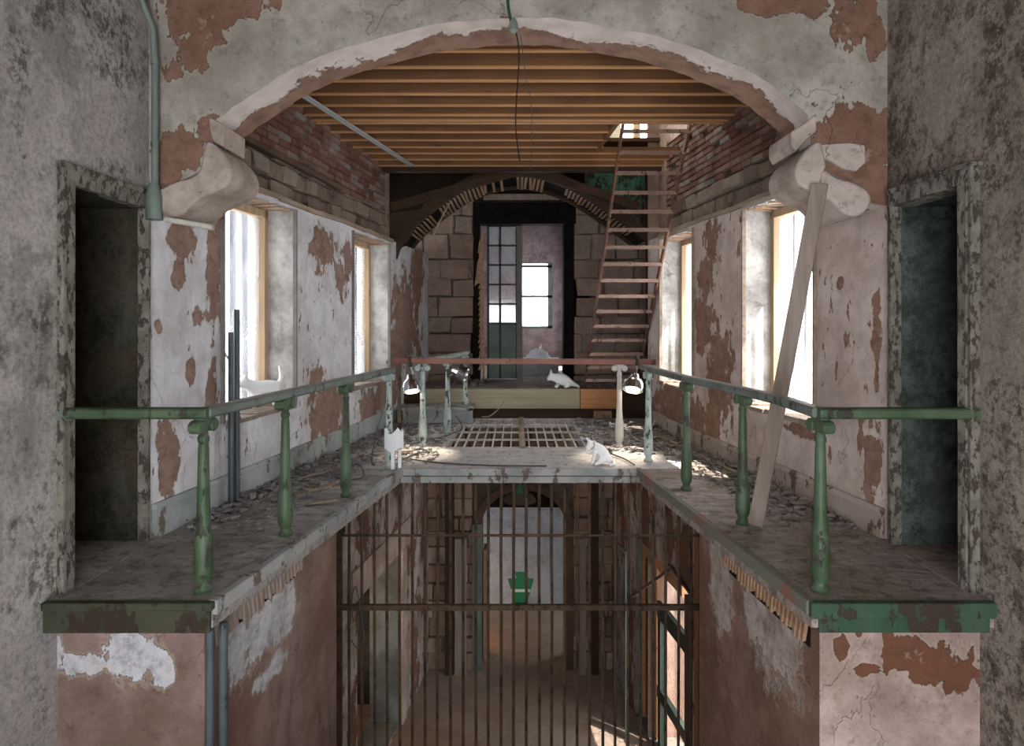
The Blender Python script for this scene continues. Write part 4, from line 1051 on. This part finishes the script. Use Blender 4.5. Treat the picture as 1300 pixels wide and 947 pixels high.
# rubble heaps along the walls
def rubble(name, spots, mat, label):
    m = MB()
    for (x0, x1, y0, y1, cnt, smax, hz) in spots:
        for _ in range(cnt):
            x, y = R.uniform(x0, x1), R.uniform(y0, y1); s_ = smax * R.random()**3 + .006
            ww = [R.uniform(.5, 1.5) * s_, R.uniform(.3, 1.1) * s_, R.uniform(.2, .7) * s_]; a = R.uniform(0, 6.28); z = R.uniform(0, hz) * R.random()
            ca, sa = math.cos(a), math.sin(a); vs = []
            for k in range(8):
                u = (-1 if k in (0,3,4,7) else 1) * ww[0]; v = (-1 if k in (0,1,4,5) else 1) * ww[1]; w = (0 if k < 4 else 1) * ww[2] * 1.2
                u *= R.uniform(.35, 1); v *= R.uniform(.35, 1); w *= R.uniform(.6, 1.1)
                vs.append((x + u*ca - v*sa, y + u*sa + v*ca, z + w - .003))
            m.hexa(vs)
    return tag(m.build(name, mat), label, 'rubble', kind='stuff')
def along(X, s, D0, D1, w, cnt, smax, hz):
    out = []; n = 12
    for i in range(n):
        a, b = D0 + (D1-D0)*i/n, D0 + (D1-D0)*(i+1)/n; x = X((a+b)/2) + s*.05
        out.append((min(x, x+s*w), max(x, x+s*w), a, b, cnt//n, smax, hz)); out.append((min(x, x+s*w*.4), max(x, x+s*w*.4), a, b, cnt//n, smax, hz*2))
    return out
rubble('plaster_rubble', along(XL, 1, 4.4, 9.2, .55, 1500, .04, .03) + [(-2.3,-1.7,4.0,6.0,200,.012,.0)], M['rug'], 'grey plaster rubble scattered along the foot of the left wall')
M['rugb'] = flat('rubble_brown', '#827870', .95)
rubble('brick_rubble', along(XR, -1, 4.4, 8.9, .5, 1500, .045, .035) + [(1.4,2.0,7.2,8.9,260,.05,.08)], M['rugb'], 'brown rubble scattered along the foot of the right wall')
rubble('bridge_debris', [(-1.55,-.85,6.4,9.3,700,.04,.03),(.85,1.7,6.9,9.3,1000,.06,.05),(-1.3,1.3,6.28,7.1,160,.010,.0)], M['rug'], 'grey broken debris spread over the bridge floor')
rubble('threshold_debris', [(-1.3,-.5,9.7,10.7,240,.05,.06),(.9,1.9,9.6,10.6,120,.05,.05)], M['rugb'], 'loose debris on the raised platform before the back wall')
for v in bpy.data.objects['threshold_debris'].data.vertices: v.co.z += .44
# loose laths on the floor, each a thing of its own
k = 0
for (x, y, a, l) in ((-1.75,5.35,.5,.35),(-1.62,5.6,1.2,.3),(-1.9,5.9,.9,.4),(-1.55,5.0,.2,.25),(-1.3,6.9,.4,.5),(-1.15,7.9,1.3,.5),(-1.35,8.3,.8,.45),(1.0,8.1,.6,.5),(1.1,7.6,2.4,.4),(1.45,7.7,1.9,.6),(1.35,8.6,.9,.5),(.98,8.9,.3,.35),(1.75,6.2,1.5,.3),(1.95,5.9,1.3,.35)):
    m = MB(); d = Vector((math.cos(a), math.sin(a), 0))*l/2; c = Vector((x, y, .012))
    m.bar(c-d, c+d+Vector((0,0,.02)), .035, .01, r=0)
    where = 'on the left gallery floor' if (x < 0 and y < 6.3) else 'at the left end of the bridge' if x < 0 else 'at the right end of the bridge' if y > 6.9 else 'on the right gallery floor'
    tag(m.build('loose_lath', M['stick']), 'loose grey lath lying ' + where, 'lath', group='loose laths ' + where)

# white torn sheet round the last left post
sh = MB(); n = 10; D = 6.42
top = [.40,.36,.34,.33,.345,.35,.38,.41,.37,.39]
cxs = -1.225
vs = []; 
for i in range(n):
    t = i/(n-1); x = cxs - .085 + .17*t; y = 6.24 + .02*math.sin(t*7)
    vs += [(x, y, .19 + .02*math.sin(t*9)), (x, y+.01*math.sin(t*11), top[i])]
fs = [(2*i, 2*i+2, 2*i+3, 2*i+1) for i in range(n-1)]
sh = mesh_obj('torn_white_sheet', vs, fs, M['sheet'])
md = sh.modifiers.new('solid', 'SOLIDIFY'); md.thickness = .05; md.offset = 1
tag(sh, 'torn white sheet tied round the last left railing post', 'sheet')
for sx in (-.03, .065):
    pass
bm = bmesh.new(); bm.from_mesh(sh.data)
for (xa, xb) in ((-1.24,-1.205), (-1.172,-1.142)):
    q = [bm.verts.new(c) for c in ((xa,6.245,.0),(xb,6.25,.0),(xb,6.245,.20),(xa,6.245,.20))]; bm.faces.new(q)
bm.to_mesh(sh.data); bm.free()

# ------------------------------------------------------------------ cats
def skin_obj(name, verts, edges, radii, mat, loc, rotz, scale, root=0, sub=2):
    me = bpy.data.meshes.new(name); me.from_pydata(verts, edges, []); me.materials.append(mat)
    o = bpy.data.objects.new(name, me); COL.objects.link(o)
    md = o.modifiers.new('skin', 'SKIN'); md.use_smooth_shade = True; md.branch_smoothing = .6
    if not me.skin_vertices: 
        bpy.context.view_layer.objects.active = o
    for i, r_ in enumerate(radii):
        rr2 = r_ if isinstance(r_, tuple) else (r_, r_)
        me.skin_vertices[0].data[i].radius = rr2
    me.skin_vertices[0].data[root].use_root = True
    s_ = o.modifiers.new('sub', 'SUBSURF'); s_.levels = s_.render_levels = sub
    o.location = loc; o.rotation_euler = (0, 0, rotz); o.scale = (scale,)*3
    return o
def chain(V, E, Rr, start, pts):
    prev = start
    for (p, r_) in pts:
        V.append(p); Rr.append(r_); i = len(V)-1
        if prev is not None: E.append((prev, i))
        prev = i
    return prev
def cat(pose, loc, rotz, scale, label):
    V, E, Rr = [], [], []
    def head(neck_i, h, fwd, up=Vector((0,0,1))):
        h = Vector(h); f = Vector(fwd).normalized(); sd = up.cross(f).normalized()
        hi = chain(V, E, Rr, neck_i, [(tuple(h), .050)])
        chain(V, E, Rr, hi, [(tuple(h + f*.045 - up*.012), .030), (tuple(h + f*.064 - up*.018), .018)])
        for s in (-1, 1):
            chain(V, E, Rr, hi, [(tuple(h + sd*s*.028 + up*.040 - f*.006), .020), (tuple(h + sd*s*.036 + up*.078 - f*.008), .006)])
        return hi
    if pose == 'stand':
        chain(V, E, Rr, None, [((-.13,0,.205), .064), ((-.07,0,.212), .072), ((.02,0,.21), .072), ((.10,0,.205), .064)])
        nk = chain(V, E, Rr, 3, [((.155,0,.245), .044)])
        head(nk, (.205,0,.275), (1,0,-.25))
        for s in (-1, 1):
            chain(V, E, Rr, 3, [((.11,s*.035,.14), .030), ((.105,s*.036,.07), .018), ((.11,s*.036,.02), .015), ((.13,s*.036,.014), .016)])
            chain(V, E, Rr, 0, [((-.13,s*.04,.15), .040), ((-.11,s*.042,.095), .024), ((-.16,s*.042,.06), .016), ((-.15,s*.042,.018), .014), ((-.128,s*.042,.014), .016)])
        chain(V, E, Rr, 0, [((-.185,0,.235), .022), ((-.205,0,.30), .018), ((-.195,0,.37), .016), ((-.18,0,.425), .010)])
    elif pose == 'sit':      # grooming: head bowed to the raised paw
        chain(V, E, Rr, None, [((-.05,0,.075), .078), ((-.02,0,.15), .072), ((.03,0,.205), .055)])
        nk = chain(V, E, Rr, 2, [((.07,0,.225), .042)])
        head(nk, (.115,0,.205), (.75,0,-.65), Vector((.5,0,.85)))
        for s in (-1, 1):
            if s > 0: chain(V, E, Rr, 2, [((.07,s*.035,.15), .026), ((.09,s*.036,.08), .018), ((.095,s*.036,.02), .015), ((.115,s*.036,.013), .017)])
            else: chain(V, E, Rr, 2, [((.06,s*.038,.14), .026), ((.12,s*.036,.105), .018), ((.16,s*.024,.135), .016)])
            chain(V, E, Rr, 0, [((.0,s*.06,.06), .042), ((.045,s*.062,.028), .022), ((.085,s*.06,.014), .016)])
        chain(V, E, Rr, 0, [((-.12,.02,.03), .022), ((-.12,.09,.018), .016), ((-.06,.13,.014), .012)])
    else:                    # crouch
        chain(V, E, Rr, None, [((-.12,0,.11), .125), ((-.01,0,.12), .11), ((.09,0,.095), .070)])
        nk = chain(V, E, Rr, 2, [((.15,0,.115), .044)])
        head(nk, (.205,0,.13), (1,0,-.35))
        for s in (-1, 1):
            chain(V, E, Rr, 2, [((.085,s*.045,.05), .026), ((.10,s*.048,.02), .018), ((.135,s*.048,.014), .016)])
            chain(V, E, Rr, 0, [((-.10,s*.065,.055), .042), ((-.05,s*.068,.024), .022), ((-.01,s*.066,.014), .017)])
        chain(V, E, Rr, 0, [((-.20,.0,.03), .024), ((-.25,.05,.016), .016), ((-.24,.12,.014), .011)])
    if pose == 'stand': Rr = [r_ * 1.28 for r_ in Rr]
    o = skin_obj('cat_sculpture', V, E, Rr, M['cat'], loc, rotz, scale)
    if pose == 'crouch': o.scale = (scale, scale*1.1, scale*1.4)
    return tag(o, label, 'cat')
cat('stand', (-2.33, 5.78, SILL+.02), math.radians(230), .9, 'white cat standing with raised tail on the near left window sill')
cat('sit', (.86, 6.42, 0), math.radians(185), .98, 'white cat sitting with bowed head on the front of the bridge')
cat('crouch', (.71, 9.62, .44), math.radians(184), .95, 'white cat crouching on the raised platform beside the ladder foot')

# ------------------------------------------------------------------ clamp lamps
def clamp_lamp(loc, aim, lit, label, r=.085, clamp_at=None):
    loc = Vector(loc); aim = Vector(aim).normalized()
    root = empty('clamp_lamp', loc, label=label, cat='lamp')
    m = MB(); prof = [(.03,-.20),(.045,-.19),(.05,-.15),(r*.72,-.13),(r*.90,-.095),(r*.97,-.05),(r,0),(r*.96,.002)]
    q = Vector((0,0,1)).rotation_difference(aim).to_matrix().to_4x4()
    n = 22; vs = []; fs = []
    for (rr_, z) in prof + [(r*.92,-.04),(r*.8,-.09),(.03,-.12)]:
        for k in range(n): t = 2*math.pi*k/n; vs.append(loc + q @ Vector((rr_*math.cos(t), rr_*math.sin(t), z)))
    L_ = len(prof) + 3
    for i in range(L_-1):
        for k in range(n): fs.append((i*n+k, i*n+(k+1)%n, (i+1)*n+(k+1)%n, (i+1)*n+k))
    fs.append(tuple(range(n)))
    m.add(vs, fs); autosmooth(m.build('lamp_shade', M['chrome'], root, fix=True), 50)
    m = MB(); m.lathe([(.01,-.07),(.035,-.05),(.055,-.03),(.06,-.012),(.045,-.002),(.02,.004)] if lit else [(.01,-.07),(.03,-.05),(.04,-.03),(.035,-.015),(.015,-.008)], loc, 18, axis=aim)
    m.build('bulb', M['bulb'] if lit else M['sheet'], root, smooth=True, fix=True)
    ca = Vector(clamp_at)
    m = MB(); m.bar(ca + Vector((0,0,.05)), ca + Vector((0,0,-.06)), .03, .09, up=(0,1,0)); bevel(m.build('clamp', M['blackp'], root))
    b = loc - aim*.10
    m = MB(); m.tube([ca + Vector((0,0,-.05)), (ca + b)/2 + Vector((.02,0,.0)), b], .008, 6); m.build('yoke', M['zinc'], root)
    return root
g = G('lit_bulb'); e = g.n('ShaderNodeEmission', {'Color': lin('#ffe9c8'), 'Strength': 14.0}).outputs[0]; g.t.links.new(e, g.out.inputs[0]); M['bulb'] = g.m
clamp_lamp(P(523,497,7.22), (.15,-.35,-1), True, 'silver clamp lamp lit on the left end of the red rail', clamp_at=P(521,459,7.3), r=.105)
clamp_lamp(P(803,495,7.2), (-.25,-.45,-1), True, 'silver clamp lamp lit on the right end of the red rail', clamp_at=P(808,457,7.3), r=.12)
clamp_lamp(P(592,476,8.15), (1,-.15,-.35), False, 'unlit silver clamp lamp on the pale green post behind the red rail', clamp_at=P(569,473,8.2), r=.10)

# ------------------------------------------------------------------ lower doors right and left
sd_ = empty('screen_door', (1.95, 8.2, -4.5), label='dark green framed door with wire mesh in the bright lower right doorway', cat='door')
def q(u, z, t=.1): return Vector((XR(u)+t, u, z))
m = MB()
for u in (7.62, 8.72): m.bar(q(u,-4.45), q(u,-2.62), .16, .06, up=(1,0,0))
m.bar(q(7.54,-2.55), q(8.8,-2.55), .06, .22); m.bar(q(7.6,-3.7), q(8.8,-3.7), .06, .16)
m.build('door_frame', M['dgreen'], sd_)
m = MB()
for i in range(46): u = 8.62 + i*.018; m.bar(q(u,-4.4,.12), q(u,-1.8,.12), .005, .005)
for i in range(100): z = -4.4 + i*.026; m.bar(q(8.0,z,.16), q(9.45,z,.12), .005, .005)
m.build('wire_mesh', M['mesh'], sd_)
m = MB(); m.bar(q(8.9,-4.45,.12), q(8.9,-1.8,.12), .04, .04); m.bar(q(9.45,-4.45,.1), q(9.45,-1.8,.1), .09, .07); m.bar(q(7.9,-1.9,.1), q(9.45,-1.9,.1), .06, .2); m.build('mesh_frame', M['beamO'], sd_)
mb = MB(); mb.box(3.3, 3.4, 8.15, 12.5, -4.5, -.3)
tag(mb.build('wall_yard', M['yard']), kind='structure')
# boards on the lower right wall, pale lintel over the lower left doorway
m = MB(); u = 5.1
while u < 7.3:
    a = min(u + R.uniform(.16, .24), 7.36); t0 = -R.uniform(.012, .03)
    m.hexa([q(u,-4.5,0),q(a-.012,-4.5,0),q(a-.012,-4.5,t0),q(u,-4.5,t0),q(u,-.14,0),q(a-.012,-.14,0),q(a-.012,-.14,t0),q(u,-.14,t0)]); u = a
tag(m.build('trim_16', M['lowboard'], fix=True), kind='structure')
m = MB(); p = lambda u, z, t: (XL(u)+t, u, z)
m.hexa([p(7.5,-1.93,0),p(9.75,-1.93,0),p(9.75,-1.93,.03),p(7.5,-1.93,.03),p(7.5,-1.55,0),p(9.75,-1.55,0),p(9.75,-1.55,.03),p(7.5,-1.55,.03)])
m.hexa([p(9.3,-4.5,0),p(9.5,-4.5,0),p(9.5,-4.5,.04),p(9.3,-4.5,.04),p(9.3,-1.93,0),p(9.5,-1.93,0),p(9.5,-1.93,.04),p(9.3,-1.93,.04)])
tag(m.build('trim_15', M['lintel'], fix=True), kind='structure')
tl = empty('transom_casement', (1.9, 7.8, -2), label='dark open transom frame above the lower right screen door', cat='window sash')
m = MB(); A, B, C, D_ = P(802,757,8.6), P(853,721,7.9), P(879,757,7.4), P(830,775,8.0)
m.bar(A, B, .03, .035); m.bar(B, C, .03, .035); m.bar(B, q(8.6,-1.8,.1), .03, .03); m.build('sash_frame', M['rust'], tl)
m = MB(); m.box(2.0, 2.08, 7.45, 7.52, -4.5, -1.8); tag(m.build('trim_14', M['lowdoor']), kind='structure')
# door leaf with grey glass near back right
gs = empty('open_casement', (1.5, 9.6, -4.5), label='narrow grey glazed sash standing open below the right end of the bridge', cat='window sash')
a, b = P(781,690,9.3), P(795,700,9.0)
m = MB(); m.bar((a.x,9.3,-1.8),(a.x,9.3,-4.5),.03,.04); m.bar((b.x,9.0,-1.85),(b.x,9.0,-4.5),.03,.04); m.bar((a.x,9.3,-1.8),(b.x,9.0,-1.85),.03,.04); m.build('sash_frame', M['gdoor'], gs)
m = MB(); m.add([(a.x,9.3,-1.82),(b.x,9.0,-1.87),(b.x,9.0,-4.4),(a.x,9.3,-4.4)], [(0,1,2,3)]); m.build('pane', M['glassB'], gs)
# uprights against lower back wall
for (px0, px1, mt, lab) in ((565,576,M['oldwood'],'dark upright board left of the lower arched doorway'), (578,592,M['plank'],'brown upright board with a broken edge nearest the lower arched doorway'), (736,744,M['plank'],'pale splintered upright board right of the lower arched doorway'), (512,522,M['stick'],'pale narrow upright in the lower left corner behind the bars'), (748,760,M['oldwood'],'dark upright board right of the splintered pale one')):
    D = 10.6 if px0 > 530 else 9.9
    x0, x1 = (px0-656)*D/800, (px1-656)*D/800
    top = -2.2 if px0 in (578, 736) else -.4
    m = MB(); nseg = 8
    m.box(x0, x1, D, D+.05, -4.5, top, 0, .01)
    tag(m.build('upright_board', mt), lab, 'board')
# open half door at the left jamb of the arch
ho = empty('half_door', (-.55, 10.7, -4.5), label='brown half door standing open at the left jamb of the lower arched doorway', cat='door')
m = MB(); m.bar((-.56, 11.2, -4.48), (-.56, 11.2, -2.55), .05, .35, up=(0,1,0)); m.build('door_leaf', M['lath'], ho)
m = MB(); m.bar((-.525, 11.12, -4.3), (-.525, 11.12, -2.7), .02, .06, up=(0,1,0)); m.build('door_moulding', M['beamO'], ho)

# ------------------------------------------------------------------ world, lights
w = bpy.data.worlds.new('sky'); SC.world = w; w.use_nodes = True
nt = w.node_tree; nt.nodes.clear()
bg = nt.nodes.new('ShaderNodeBackground'); wo = nt.nodes.new('ShaderNodeOutputWorld')
bg.inputs[0].default_value = (.965, .98, 1.0, 1); bg.inputs[1].default_value = 7.5
nt.links.new(bg.outputs[0], wo.inputs[0])

def portal(name, loc, rot, sx, sy):
    l = bpy.data.lights.new(name, 'AREA'); l.shape = 'RECTANGLE'; l.size = sx; l.size_y = sy
    l.cycles.is_portal = True
    o = bpy.data.objects.new(name, l); COL.objects.link(o); o.location = loc; o.rotation_euler = rot
H = math.pi/2
for (X, s, (a, b)) in ((XL, -1, LW1), (XL, -1, LW2), (XR, 1, RW1), (XR, 1, RW2)):
    c = (a+b)/2; portal('daylight_opening', (X(c) + s*.6, c, (SILL+HEAD)/2), (0, H if s > 0 else -H, 0), HEAD-SILL+.1, b-a+.1)
portal('daylight_opening', (0, -1.8, .55), (H, 0, 0), 2.7, 3.2)  # unseen hub opening behind the camera, sized as fill
portal('daylight_opening', (2.1, 11.0, 4.95), (-H, 0, 0), .7, 1.4)
portal('daylight_opening', (XR(8.45)+.5, 8.45, -3.1), (0, H, 0), 2.8, 2.2)
portal('daylight_opening', (.43, 14.85, 2.05), (-H, 0, 0), .9, 1.6)
portal('daylight_opening', (1.65, 13.25, 2.1), (0, H, 0), 1.7, 1.4)
portal('daylight_opening', (3.2, 12.2, -3.2), (0, H, 0), 2.6, 1.7)
portal('daylight_opening', (1.3, 9.1, 6.1), (0, 0, 0), 1.4, 2.2)  # loft roof gap, out of view and added for its light
def lamp(name, loc, energy, color, size=.05):
    l = bpy.data.lights.new(name, 'POINT'); l.energy = energy; l.color = color; l.shadow_soft_size = size
    o = bpy.data.objects.new(name, l); COL.objects.link(o); o.location = loc
def spot(name, loc, aim, energy, color, ang=70):
    l = bpy.data.lights.new(name, 'SPOT'); l.energy = energy; l.color = color; l.shadow_soft_size = .05; l.spot_size = math.radians(ang); l.spot_blend = .6
    o = bpy.data.objects.new(name, l); COL.objects.link(o); o.location = loc
    o.rotation_euler = Vector(aim).to_track_quat('-Z', 'Y').to_euler()
spot('clamp_lamp_light', P(523,499,7.2), (.15,-.35,-1), 30, (1,.85,.65))
spot('clamp_lamp_light', P(803,497,7.18), (-.25,-.45,-1), 40, (1,.85,.65))
lamp('warm_corridor_light', (-1.15, 11.7, -4.15), 11, (1,.50,.18), .08)
lamp('warm_side_light', (-2.7, 8.6, -2.4), 12, (1,.5,.2), .08)
sun = bpy.data.lights.new('sun', 'SUN'); sun.energy = 14; sun.angle = .01; sun.color = (1,.95,.88)
so = bpy.data.objects.new('sun', sun); COL.objects.link(so); so.rotation_euler = Vector((-1, .75, -1.9)).to_track_quat('-Z', 'Y').to_euler()

# ------------------------------------------------------------------ camera
cam = bpy.data.cameras.new('camera'); co = bpy.data.objects.new('camera', cam); COL.objects.link(co)
co.location = (0, 0, EYE); co.rotation_euler = (H, 0, 0)
cam.sensor_width = 36; cam.lens = 800/1300*36; cam.shift_x = -6/1300; cam.shift_y = -65.5/1300
cam.clip_start = .05
SC.camera = co
vs_ = SC.view_settings; vs_.view_transform = 'Standard'; vs_.look = 'None'; vs_.gamma = 1; vs_.use_curve_mapping = False
vs_.exposure = .95
cy = SC.cycles; cy.use_denoising = True; cy.max_bounces = 10; cy.diffuse_bounces = 6; cy.transparent_max_bounces = 12; cy.sample_clamp_indirect = 6; cy.caustics_reflective = False; cy.caustics_refractive = False
